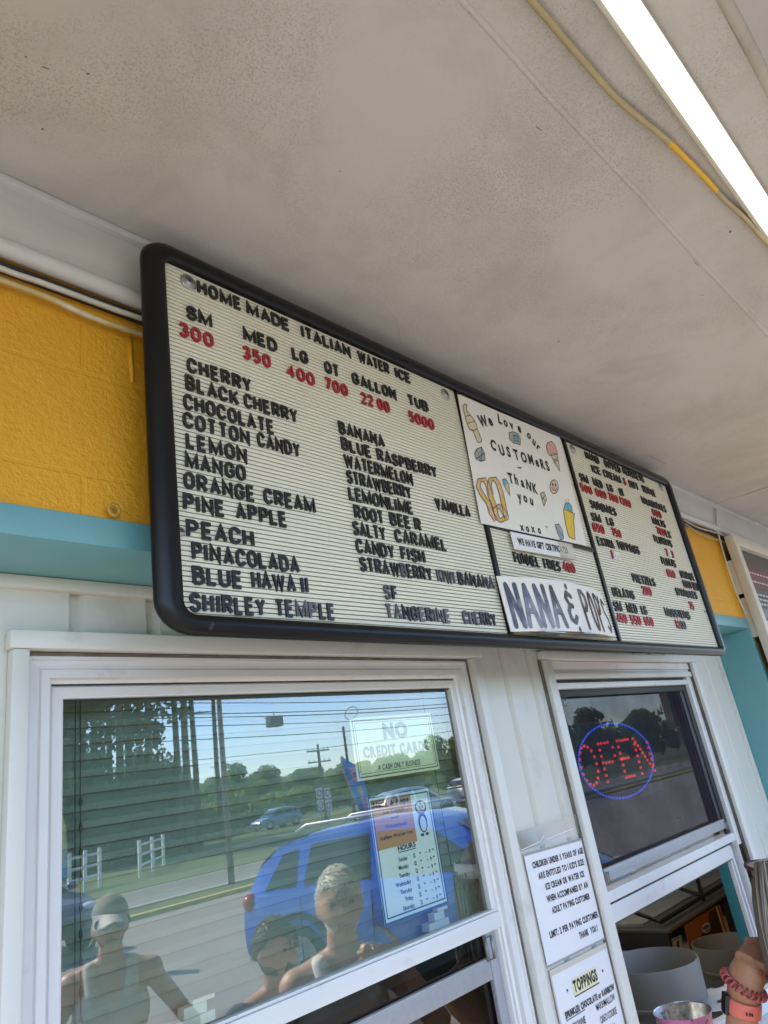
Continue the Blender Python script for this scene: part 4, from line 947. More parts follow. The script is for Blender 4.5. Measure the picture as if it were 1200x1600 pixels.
mb = MB(); mb.tube(pts, .0062, 10); 
o = mb.build('ceiling_cable', [M['beige'], M['cable_yellow']], smooth=True)
xa, xb = onceil(1045,222).x, onceil(1120,298).x
for p_ in o.data.polygons:
    cx = sum(o.data.vertices[i].co.x for i in p_.vertices)/len(p_.vertices); p_.material_index = 1 if xa < cx < xb else 0
tag(o, 'beige electrical cable with a yellow painted stretch running along the ceiling beside the lamp', 'cable')
def onwall(px, py, Y=1.062): return W(px, py, Y)
cable('wall_cable', 'white paint flecked cable running just under the frieze on the left', smooth_path([onwall(*p) for p in ((-160,352),(0,419),(60,440),(120,462),(180,484),(225,499),(300,525))]), .0055, M['cable_white'])
cable('wall_cable', 'lower yellow and white cable under the frieze on the left', smooth_path([onwall(*p) for p in ((-160,376),(0,437),(70,463),(130,490),(185,511),(226,524),(300,551))]), .0054, mat('painted_cable', (.52,.40,.18), .5, var=.35, vscale=9, stain=[((.60,.58,.52),6,.48,.6)]))
cable('right_wall_cable', 'white cable crossing the ceiling and frieze right of the letter board', smooth_path([onceil(1290,735,.004),onceil(1200,762,.004),onceil(1122,788,.004),W(1119,800,1.055),W(1120,822,1.055),W(1125,845,1.06),W(1135,880,1.06),W(1150,925,1.06),W(1165,960,1.06)]), .0042, M['cable_white'])
cable('right_wall_cable', 'grey cable sagging from the board end along the frieze', smooth_path([W(1068,812,1.06),W(1090,824,1.06),W(1120,833,1.055),W(1160,848,1.05),W(1230,880,1.05)]), .0042, M['cable_grey'])
cable('right_wall_cable', 'thin cream cable looping below the grey one beside the menu frame', smooth_path([W(1070,818,1.062),W(1100,838,1.06),W(1128,846,1.06),W(1150,858,1.055),W(1185,870,1.05),W(1240,900,1.05)]), .0034, M['beige'])
cable('right_wall_cable', 'white cable hugging the frieze above the others at the right end of the board', smooth_path([W(1066,806,1.058),W(1100,818,1.058),W(1140,842,1.05),W(1180,858,1.05),W(1240,886,1.05)]), .0038, M['cable_white'])
mb = MB()
for ln in (((378,268),(395,280),(420,292),(452,302)),((520,378),(540,400),(575,412),(608,408)),((105,262),(130,276),(165,296),(180,318)),((250,90),(258,120),(262,150)),((640,300),(700,330),(735,338)),((600,470),(620,500),(628,540))):
    mb.tube(smooth_path([onceil(*p, .0006) for p in ln], 5), .0009, 5)
mb.build('paint_ridge', M['frieze'], stand, smooth=True)
mb = MB()
for ln in (((66,104),(76,108)),((838,198),(846,204)),((1085,410),(1092,416)),((1098,785),(1104,792)),((1014,712),(1040,725))): mb.tube(smooth_path([onceil(*p, .0008) for p in ln], 4), .0006, 5)
mb.build('cobweb', plain('cobweb_dark', (.10,.085,.07), .9), stand, smooth=True)
# eye bolt on the lintel
mb = MB(); p = W(178,797,1.066); mb.tube([(p.x+.0095*cos(2*pi*k/16), p.y, p.z+.0095*sin(2*pi*k/16)) for k in range(16)], .0032, 8, closed=True); mb.tube([(p.x-.002,p.y+.002,p.z),(p.x-.002,YW,p.z)], .003, 8)
tag(mb.build('eye_bolt', plain('yellow_bolt', (.5,.30,.04), .45, var=.3, vscale=60), smooth=True), 'small yellow painted eye bolt above the teal lintel', 'hook')
# ================================================================ paper signs by the windows
def paper_frame(nm, S, lab, sleeve=True, m='paper_white'):
    o = S.sheet(nm, M[m], th=.001, n=2); tag(o, lab, 'sign'); return o
S = Sheet(W(818,1334,1.258), W(912,1308,1.258), W(948,1466,1.258), W(856,1512,1.258))
kid = paper_frame('notice_sheet', S, 'white notice about children under five taped between the windows')
for (s_, v0, v1, t0, t1) in (('CHILDREN UNDER 5 YEARS OF AGE',.845,.905,.09,.93),('ARE ENTITLED TO 1 KID\'S SIZE',.735,.795,.14,.90),('ICE CREAM OR WATER ICE',.625,.685,.21,.86),('WHEN ACCOMPANIED BY AN',.515,.575,.19,.88),('ADULT PAYING CUSTOMER',.405,.465,.23,.87),('LIMIT: 2 PER PAYING CUSTOMER',.215,.275,.12,.94),('THANK  YOU !',.10,.16,.56,.88)):
    S.text('lettering', s_, t0, v0, t1, v1, INK, kid, offs=.045, space=.5)
mb = MB(); S.poly(mb, [(0,.975),(1,.975),(1,1),(0,1)], .0009); S.poly(mb, [(0,0),(1,0),(1,.016),(0,.016)], .0009); S.poly(mb, [(.985,.016),(1,.016),(1,.975),(.985,.975)], .0009); mb.build('sleeve_edge', plain('sleeve_grey', (.33,.30,.28), .4), kid)
St = Sheet(W(806,1300,1.2565), W(898,1272,1.2565), W(908,1302,1.2565), W(815,1330,1.2565))
tape = St.sheet('clear_tape', M['clear'], kid, th=.0004, n=4)
mb = MB(); rr = random.Random(4)
for a, b in (((.0,.06),(.3,.20)),((.3,.20),(.38,.42)),((.42,.22),(.9,.34))): St.stroke(mb, [a,b], .0022, .0012)
mb.build('tape_crease', plain('tape_white', (.75,.75,.74), .25), kid)
S = Sheet(W(858,1517,1.258), W(947,1472,1.258), W(947,1472,1.258)+Vector((0,0,-.40)), W(858,1517,1.258)+Vector((0,0,-.40)))
top_ = paper_frame('notice_sheet', S, 'toppings list in a clear sleeve below the children notice')
mb = MB(); S.poly(mb, [(0,.965),(1,.965),(1,1),(0,1)], .0009); S.poly(mb, [(0,0),(.015,0),(.015,.965),(0,.965)], .0009); S.poly(mb, [(.985,0),(1,0),(1,.965),(.985,.965)], .0009); mb.build('sleeve_edge', plain('sleeve_tan', (.55,.50,.42), .4), top_)
mb = MB(); S.poly(mb, [(.29,.80),(.72,.80),(.72,.895),(.29,.895)], .0009); mb.build('heading_highlight', plain('highlight_yellow', (.74,.68,.42), .6), top_)
S.text('lettering', 'TOPPINGS', .30, .815, .71, .885, INK, top_, offs=.05, lift=.0014)
mb = MB(); S.poly(mb, [(.29,.793),(.72,.793),(.72,.80),(.29,.80)], .0015); S.poly(mb, [(.09,.699),(.40,.699),(.40,.704),(.09,.704)], .0015); mb.build('underline', INK, top_)
S.text('lettering', 'SPRINKLES: CHOCOLATE or RAINBOW', .09, .71, .95, .748, INK, top_, offs=.045, lift=.0014, space=.5)
for u in (.20,.82): 
    mb = MB(); S.poly(mb, [(u+(.018 if k%2==0 else .007)*cos(pi*k/5+pi/2), .85+(.018 if k%2==0 else .007)*S.w/S.h*sin(pi*k/5+pi/2)) for k in range(10)], .0014); mb.build('star_mark', M['ink_navy'], top_)
colL = ['BROWNIE','BUTTER FINGER','CARAMEL','CHOCOLATE CHIPS','HOT FUDGE','M&M','GUMMY BEARS']; colR = ['MARSHMALLOW','OREO COOKIE','PEACH','PEANUT BUTTER SAUCE','PEANUTS','PINEAPPLE','STRAWBERRY']
colL[5] = 'COCONUT'
for i in range(7):
    v = .632-.078*i
    mbt = MB(); S.text('', colL[i], .05, v, .50, v+.040, None, None, offs=.005, lift=.0014, fit=False, aspect=.62, mb=mbt); S.text('', colR[i], .50, v+.022, 1.0, v+.062, None, None, offs=.005, lift=.0014, fit=False, aspect=.62 if i != 3 else .5, mb=mbt); mbt.build('lettering', INK, top_)
# inside window 1
S = Sheet(W(556,1116,1.3235), W(684,1104,1.3235), W(692,1199,1.3235), W(570,1219,1.3235))
S.c = [Vector((1.262,1.3225,.172+H)), Vector((1.575,1.3225,.172+H)), Vector((1.575,1.3225,.022+H)), Vector((1.262,1.3225,.022+H))]; S.w = .313; S.h = .15; S.n = Vector((0,-1,0))
nc = S.sheet('no_card_sign', M['paper_yellow'], th=.0008); tag(nc, 'pale yellow no credit cards sign inside the upper window pane', 'sign')
S.text('lettering', 'NO', .36, .60, .66, .88, plain('grey_ink', (.12,.12,.13), .6), nc, offs=.06); S.text('lettering', 'CREDIT CARDS', .10, .33, .90, .52, M['grey_ink'], nc, offs=.06, space=.5); S.text('lettering', 'A CASH ONLY BUSINESS', .24, .12, .76, .21, M['grey_ink'], nc, offs=.03, space=.5, slant=.2)
mb = MB()
for d, t in ((.02,.008),(.045,.004)):
    dv = d*S.w/S.h; tv = t*S.w/S.h
    for (a,b,c,e) in ((d,1-d,dv,dv+tv),(d,1-d,1-dv-tv,1-dv),(d,d+t,dv+tv,1-dv-tv),(1-d-t,1-d,dv+tv,1-dv-tv)): S.poly(mb, [(a,c),(b,c),(b,e),(a,e)], .0012)
mb.build('sign_border', plain('brown_ink', (.18,.10,.06), .6), nc)
S = Sheet((1.287,1.3225,-.016+H), (1.517,1.3225,-.016+H), (1.517,1.3225,-.294+H), (1.287,1.3225,-.294+H))
hr = S.sheet('hours_sign', plain('pale_paper', (.80,.84,.82), .6), th=.0008); tag(hr, 'opening hours sign with orange heading and penguin inside the window', 'sign')
mb = MB(); S.poly(mb, [(.03,.56),(.66,.56),(.66,.965),(.03,.965)], .0007); mb.build('heading_block', plain('orange_print', (.60,.27,.10), .6), hr)
mb = MB()
for d, t in ((.0,.018),(.04,.012)):
    for (a,b,c,e) in ((d,1-d,d,d+t),(d,1-d,1-d-t,1-d),(d,d+t,d+t,1-d-t),(1-d-t,1-d,d+t,1-d-t)): S.poly(mb, [(a,c),(b,c),(b,e),(a,e)], .0009+.0004*(d>0)); mb.cur = mb.cur
mb.build('sign_border', plain('navy_border', (.05,.13,.22), .5), hr)
for (t_, u0, u1, v0, v1, o_) in (('Nana & Pops',.06,.62,.895,.945,.045),('Ice Cream',.20,.52,.835,.868,.025),('and',.30,.42,.785,.808,.02),('Homemade',.20,.54,.715,.748,.025),('Italian Water Ice',.10,.60,.635,.665,.02)): S.text('lettering', t_, u0, v0, u1, v1, INK if t_ != 'Homemade' else plain('blue_ink', (.05,.16,.45), .6), hr, offs=o_, lift=.0016, space=.4)
S.text('lettering', 'HOURS', .34, .52, .62, .56, INK, hr, offs=.03, lift=.0016)
mb = MB(); S.poly(mb, [(.34,.505),(.62,.505),(.62,.511),(.34,.511)], .0016); mb.build('underline', INK, hr)
for i, d in enumerate(('Sunday','Monday','Tuesday','Wednesday','Thursday','Friday','Saturday')):
    v = .435-.062*i; mbt = MB()
    S.text('', d, .10, v, .46, v+.034, None, None, offs=.015, lift=.0016, fit=False, align='r', aspect=.8, mb=mbt)
    S.text('', '12', .56, v, .66, v+.034, None, None, offs=.015, lift=.0016, fit=False, align='l', aspect=.8, mb=mbt); S.text('', 'PM', .655, v+.018, .72, v+.034, None, None, offs=.015, lift=.0016, fit=False, align='l', aspect=.8, mb=mbt)
    S.poly(mbt, [(.755,v+.014),(.785,v+.014),(.785,v+.019),(.755,v+.019)], .0016)
    S.text('', '9', .82, v, .87, v+.034, None, None, offs=.015, lift=.0016, fit=False, align='l', aspect=.8, mb=mbt); S.text('', 'PM', .87, v+.018, .93, v+.034, None, None, offs=.015, lift=.0016, fit=False, align='l', aspect=.8, mb=mbt)
    mbt.build('lettering', INK, hr)
plain('print_dark', (.05,.05,.09), .6); plain('print_white', (.78,.78,.78), .6)
mb = MB(); mb.cur = 0; S.ellipse(mb, .80,.70,.075,.085,.001); S.ellipse(mb, .80,.83,.095,.062,.0012); S.ellipse(mb, .76,.60,.03,.014,.0011); S.ellipse(mb, .84,.60,.03,.014,.0012)
mb.cur = 1; S.ellipse(mb, .80,.69,.05,.065,.0015); S.ellipse(mb, .765,.84,.036,.036,.0016); S.ellipse(mb, .835,.84,.036,.036,.0018); mb.cur = 0; S.ellipse(mb, .775,.835,.012,.014,.0020); S.ellipse(mb, .825,.835,.012,.014,.0022)
mb.build('penguin_drawing', [M['print_dark'], M['print_white']], hr)
# ---- blind behind window 1
blind = empty('window_blind', 'pale closed horizontal slat blind hanging inside the left window', 'blind', (0,0,0))
mb = MB(); z = .25+H; k = 0
while z > -.42+H:
    mb.add([(.50,1.372,z),(1.69,1.372,z),(1.69,1.365,z-.016),(.50,1.365,z-.016),(1.69,1.364,z-.0275),(.50,1.364,z-.0275)], [(0,1,2,3),(3,2,4,5)]); z -= .0295; k += 1
mb.build('blind_slats', M['slat'], blind)
mb = MB()
for x in (.595,1.60): mb.tube([(x,1.362,.25+H),(x,1.3618,-.42+H)], .0009, 6)
mb.build('ladder_cord', M['cord'], blind)
mb = MB(); mb.tube([(.600,1.352,.25+H),(.600,1.352,-.27+H)], .0012, 6)
for i in range(9): mb.ell((.600,1.351,.06-.042*i+H), .0035,.0035,.009, nu=8, nv=6)
mb.build('pull_cord', M['cord'], blind, smooth=True)
box('blind_headrail', M['white_frame'], blind, .50, 1.69, 1.35, 1.39, .252+H, .285+H, .002)
# ---- OPEN sign behind window 2
op = empty('open_sign', 'lit open sign with red letters in a blue oval of lights', 'neon sign', (0,0,0))
YO = 1.36
So = Sheet(W(893,1128,YO), W(1016,1128,YO), W(1028,1250,YO), W(912,1250,YO))
a = W(904,1190,YO); b = W(1022,1190,YO); cxo = (a.x+b.x)/2; ro = abs(b.x-a.x)/2; zt_ = W(958,1130,YO).z; zb_ = W(975,1247,YO).z; czo = (zt_+zb_)/2; rzo = (zt_-zb_)/2
box('sign_panel', plain('sign_black', (.012,.012,.016), .5), op, cxo-ro*1.12, cxo+ro*1.12, YO+.004, YO+.02, czo-rzo*1.1, czo+rzo*1.1, .004)
M['led_blue'] = mat('led_blue', (.05,.13,1), .4, emit=.38); M['led_red'] = mat('led_red', (1,.05,.06), .4, emit=.32)
mb = MB(); n = 84
for k in range(n):
    t = 2*pi*k/n; mb.ell((cxo+ro*cos(t), YO, czo+rzo*sin(t)), .0043,.004,.0043, nu=6, nv=4)
mb.build('blue_lights', M['led_blue'], op)
def dots(mb, pts, step=.0195):
    for (ax,az),(bx,bz) in zip(pts, pts[1:]):
        L = math.hypot(bx-ax,bz-az); n = max(1,int(L/step))
        for i in range(n): mb.ell((ax+(bx-ax)*i/n, YO-.001, az+(bz-az)*i/n), .0058,.005,.0058, nu=6, nv=4)
mb = MB()
def oz(u, v): return (cxo+ro*(u*2-1)*.98, czo+rzo*(v*2-1)*.50)
def let(pts, u0, u1): dots(mb, [oz(u0+(u1-u0)*p, q) for p, q in pts])
let([(.5+.5*cos(t*pi/8), .5+.5*sin(t*pi/8)) for t in range(17)], .0, .20)
let([(0,0),(0,1),(.7,1),(1,.85),(1,.62),(.7,.48),(0,.48)], .28,.46); let([(1,1),(0,1),(0,0),(1,0)], .54,.70); let([(0,.5),(.85,.5)], .54,.70); let([(0,0),(0,1),(1,0),(1,1)], .78,.98)
mb.build('red_lights', M['led_red'], op)
# ================================================================ inside the serving window
def onz_px(px, py, z): d = ray(px,py); d = d*((z-H)/d.z); return Vector((d.x,d.y,d.z+H))
fr = empty('dipping_freezer', 'steel and white glass lidded dipping freezer behind the serving window', 'freezer', (0,0,0))
c0 = W(1043,1452,2.35); fzx, fzy, fzz = c0.x, c0.y, c0.z
box('cabinet', plain('freezer_white', (.50,.50,.50), .4), fr, fzx, fzx+2.2, fzy, fzy+1.3, .06, fzz-.12, .01)
box('steel_top', M['steel'], fr, fzx-.01, fzx+2.2, fzy-.01, fzy+1.31, fzz-.022, fzz, .006)
box('dark_band', M['dark'], fr, fzx-.004, fzx+.05, fzy+.004, fzy+1.3, fzz-.119, fzz-.0225, .002)
z0 = fzz+.001
mb = MB(); mb.add([(fzx+.04,fzy+.05,z0+.03),(fzx+2.1,fzy+.05,z0+.03),(fzx+2.1,fzy+1.2,z0+.42),(fzx+.04,fzy+1.2,z0+.42)], [(0,1,2,3)]); mb.build('glass_lid', M['glass_thin'], fr)
mb = MB()
for a_, b_ in (((fzx+.04,fzy+.05,z0+.03),(fzx+2.1,fzy+.05,z0+.03)),((fzx+.04,fzy+.05,z0+.03),(fzx+.04,fzy+1.2,z0+.42)),((fzx+.75,fzy+.05,z0+.032),(fzx+.75,fzy+1.2,z0+.42)),((fzx+.76,fzy+.06,z0),(fzx+.76,fzy+.06,z0+.55)),((fzx+.02,fzy+.5,z0),(fzx+.02,fzy+.5,z0+.5))): mb.tube([a_,b_], .014, 6)
mb.build('lid_frame', M['dark_gasket'], fr)
mb = MB(); mb.box(fzx+.08, fzx+2.05, fzy+.2, fzy+1.2, fzz-.01, fzz+.012); mb.build('tub_rack', plain('pale_inside', (.45,.44,.42), .5, var=.3, vscale=9), fr)
YF_ = fzy-.004
P_ = lambda px, py: W(px, py, YF_)
Sx = Sheet(P_(1068,1446), P_(1124,1412), P_(1137,1462), P_(1080,1492))
ps = Sx.sheet('freezer_poster', plain('poster_orange', (.50,.19,.06), .5, var=.15), th=.0015, lift=.002); tag(ps, 'orange and navy poster with a round badge on the freezer front', 'poster')
mb = MB(); Sx.poly(mb, [(.10,.0),(.22,.30),(.45,.55),(.62,.62),(.62,0)], .003); mb.build('navy_swoosh', plain('poster_navy', (.02,.06,.14), .5), ps)
mb = MB(); mb.cur = 0; Sx.ellipse(mb, .50,.55,.12,.16,.0036); mb.cur = 1; Sx.ellipse(mb, .49,.58,.085,.06,.0042); mb.cur = 2; Sx.ellipse(mb, .51,.46,.07,.03,.0044); mb.build('round_badge', [M['print_white'], plain('badge_blue', (.05,.12,.35), .5), plain('badge_pink', (.5,.2,.25), .5)], ps)
mb = MB(); Sx.poly(mb, [(.62,.0),(.58,.55),(.66,.95),(.86,.95),(.90,.0)], .0036); mb.build('photo_patch', plain('photo_brown', (.10,.055,.035), .5, var=.5, vscale=14), ps)
mb = MB(); Sx.poly(mb, [(.90,0),(.86,1),(.90,1),(.94,0)], .0046); mb.build('white_stripe', M['print_white'], ps)
lab = Sheet(P_(1049,1468), P_(1064,1461), P_(1070,1490), P_(1054,1496))
mb = MB(); mb.cur = 0; lab.poly(mb, [(0,0),(1,0),(1,1),(0,1)], .001); mb.cur = 1
for q in ([(.06,.06),(.94,.06),(.94,.10),(.06,.10)],[(.06,.90),(.94,.90),(.94,.94),(.06,.94)],[(.06,.10),(.10,.10),(.10,.90),(.06,.90)],[(.90,.10),(.94,.10),(.94,.90),(.90,.90)],[(.35,.18),(.62,.18),(.58,.5),(.66,.8),(.5,.82),(.36,.55)]): lab.poly(mb, q, .0016)
mb.build('warning_label', [M['print_white'], M['ink']], fr)
box('front_vent', M['dark'], fr, P_(1137,1450).x+.03, fzx+2.1, fzy-.006, fzy+.01, fzz-.6, fzz-.05, .002)
def tub(name, label, rim_l, rim_r, Y, hgt, taper=.86):
    c = W((rim_l[0]+rim_r[0])/2, (rim_l[1]+rim_r[1])/2, Y); dd_ = RC[2].dot(c-Vector((0,0,H))); r = (Dp(*rim_r,dd_)-Dp(*rim_l,dd_)).length/2
    t = empty(name, label, 'tub', (c.x,c.y,c.z-hgt), 'tubs behind the serving window')
    mb = MB(); T = taper
    prof = [(0,.01),(r*T*.96,.01),(r*.975,hgt*.985),(r*.985,hgt),(r*1.0,hgt),(r*1.01,hgt*.985),(r*.99,hgt-.118),(r*1.0,hgt-.120),(r*1.0,hgt-.132),(r*.955,hgt-.135),(r*T,0),(0,0)]
    mb.lathe(prof, (0,0,0), 48); mb.build('tub_body', M['tub'], t, smooth=True).data.set_sharp_from_angle(angle=R_(40)); return t, c, r
tub('ice_tub', 'large grey plastic tub nearest the pink pail behind the serving window', (942,1509), (1086,1490), 1.60, .60)
tub('ice_tub', 'smaller grey tub standing beside the teal jamb behind the serving window', (1083,1477), (1187,1463), 2.0, .40)
# cow print box
cb = empty('cow_print_box', 'white box with black cow patches standing on the serving sill', 'box', (0,0,0))
zt2 = W(1140,1545,1.40).z
e0 = onz_px(1120,1600,zt2); e1 = onz_px(1160,1572,zt2); f0 = onz_px(1070,1567,zt2)
dirx = (e1-e0); dirx.z = 0; dirx.normalize(); nrm = Vector((-dirx.y, dirx.x, 0)); nrm = -nrm if nrm.y < 0 else nrm
dep = abs((f0-e0).dot(nrm))
bx = lambda s, t, dz: e0 + dirx*s + nrm*t + Vector((0,0,dz))
mb = MB(); A = [bx(-.05,0,0),bx(.62,0,0),bx(.62,dep,0),bx(-.05,dep,0),bx(-.05,0,-.35),bx(.62,0,-.35),bx(.62,dep,-.35),bx(-.05,dep,-.35)]
mb.add(A, [(0,1,2,3),(7,6,5,4),(0,4,5,1),(1,5,6,2),(2,6,7,3),(3,7,4,0)]); mb.build('box_body', M['white_paint'], cb, bev=.004)
mb = MB(); rb = random.Random(2)
for (px, py, r) in ((1122,1538,.050),(1083,1563,.026),(1114,1586,.042),(1128,1564,.022)):
    c_ = onz_px(px,py,zt2); n = 14; ph = [rb.uniform(.65,1.25) for _ in range(n)]
    mb.add([c_ + dirx*(r*1.15*ph[k]*cos(2*pi*k/n)) + nrm*(r*.62*ph[k]*sin(2*pi*k/n)) + Vector((0,0,.0012)) for k in range(n)], [tuple(range(n))])
mb.build('cow_patches', plain('cow_black', (.012,.012,.012), .5), cb)
mb = MB(); mb.add([bx(-.04,-.003,-.02),bx(.6,-.003,-.02),bx(.6,-.003,-.026),bx(-.04,-.003,-.026)], [(0,1,2,3)]); mb.build('box_seam', M['ink'], cb)
# pink pail
pc_ = W(1066,1580,1.24); dd_ = RC[2].dot(pc_-Vector((0,0,H))); pr_ = (Dp(1109,1575,dd_)-Dp(1024,1585,dd_)).length/2
pail = empty('pink_pail', 'small galvanised pail with pink speckled outside on the serving sill', 'pail', (pc_.x,pc_.y,pc_.z-.17))
mb = MB(); hh = .17; r = pr_
prof = [(0,.006),(r*.72,.006),(r*.97,hh-.004),(r*1.02,hh-.002),(r*1.03,hh+.002)]; mb.cur = 0; mb.lathe(prof, n=44); mb.cur = 1
mb.lathe([(r*1.03,hh+.002),(r*1.025,hh-.003),(r*.985,hh-.006),(r*.74,0),(0,0)], n=44)
mb.build('pail_body', [M['galv'], plain('pink_speckle', (.72,.22,.42), .45, stain=[((.05,.03,.04),60,.58,.62),((.8,.5,.62),30,.58,.66)])], pail, smooth=True)
mb = MB(); mb.box(pr_*.2, pr_*.205+.004, pr_*.82, pr_*.90, .02, hh-.01); mb.build('pail_seam', M['galv'], pail)
# ================================================================ the world behind the camera (seen in the panes)
K = 1.389                      # scene units per metre
def mir(px, py, Y): p = W(px, py, Y); p.y = 2*G - p.y; return p
def mirg(px, py, z=0):         # ground (or level) point whose reflection is seen there
    d = ray(px,py); d = d*((z-H)/d.z); return Vector((d.x, 2*G-d.y, z))
# ---- people
def remesh(mb, name, m, parent, vox=.009, smooth=2):
    o = mb.build(name+'_raw', m); md = o.modifiers.new('r', 'REMESH'); md.mode = 'VOXEL'; md.voxel_size = vox; md.use_smooth_shade = True
    if smooth:
        s_ = o.modifiers.new('s', 'SMOOTH'); s_.iterations = smooth; s_.factor = .5
    dg = bpy.context.evaluated_depsgraph_get(); me = bpy.data.meshes.new_from_object(o.evaluated_get(dg))
    bpy.data.objects.remove(o)
    n = bpy.data.objects.new(name, me); COL.objects.link(n); n.parent = parent; return n
def head_mb(mb, c, Mh, sc=1.0):
    """head centred on c, face along local +y"""
    def fn(p, q):
        x, y, z = q; X, Y, Z = p
        f = max(0, Y)
        def g(a, b, s): return math.exp(-(((X-a)/s)**2+((Z-b)/s)**2))*f
        y += .024*sc*g(0,-.18,.16)*(1.0) + .012*sc*g(0,.0,.10)                  # nose, bridge
        y += .008*sc*(g(.3,.24,.2)+g(-.3,.24,.2)) - .012*sc*(g(.34,.05,.17)+g(-.34,.05,.17))   # brow, sockets
        y += .008*sc*g(0,-.48,.15) + .013*sc*g(0,-.82,.2) - .004*sc*g(0,-.60,.08)    # lips, chin
        y += .006*sc*(g(.42,-.22,.2)+g(-.42,-.22,.2))
        if Z < -.2: k = 1-.34*min(1,(-.2-Z)/.8); x *= k; y = y*(.9+.1*k) + .008*sc*f*(-Z)
        if Y < 0 and Z < -.3: y *= .75
        return Vector((x,y,z))
    mb.ell(c, .076*sc, .096*sc, .118*sc, Mh, 40, 30, fn)
    for s in (-1,1):
        mb.ell(c + Mh @ Vector((s*.077*sc,-.008*sc,-.012*sc)), .009*sc,.019*sc,.031*sc, Mh @ Matrix.Rotation(R_(s*14),3,'Z'), 10, 8)
def hand_mb(mb, wrist, dirv, palm_n, side, s=1.0, curl=.5, thumb=1):
    """palm along dirv, palm facing palm_n; five separate bent fingers; side = unit vector towards the thumb"""
    d = dirv.normalized(); n = (palm_n - d*palm_n.dot(d)).normalized(); t = d.cross(n)
    if t.dot(side) < 0: t = -t
    Mp = Matrix((t, d, n)).transposed()
    mb.ell(wrist + d*.045*s, .040*s, .054*s, .015*s, Mp, 16, 10); mb.cap(wrist - d*.02*s, wrist + d*.02*s, .025*s, .027*s, flat=.7, side=t)
    for i, (o, L) in enumerate(((.030,.072),(.010,.082),(-.011,.076),(-.030,.060))):
        p = wrist + d*.088*s + t*o*s; a = curl*(.55+.12*i); dd = d.copy()
        for j, fr_ in enumerate((.45,.32,.25)):
            q = p + dd*L*fr_*s; mb.cap(p, q, (.0098-.0011*j)*s, (.0090-.0011*j)*s, 10); p = q
            rot = Matrix.Rotation(a, 3, t); dd2 = rot @ dd
            dd = dd2 if dd2.dot(n) >= dd.dot(n)-1e-6 else Matrix.Rotation(-a,3,t) @ dd
    p = wrist + d*.022*s + t*.030*s; dd = (d*.55 + t*.75 + n*.3).normalized()
    for j, L in enumerate((.038,.032,.026)):
        q = p + dd*L*s; mb.cap(p, q, (.0125-.0015*j)*s, (.0112-.0015*j)*s, 10); p = q; dd = (dd*.8 + d*.5*(j+1)*.4 + n*.25).normalized()
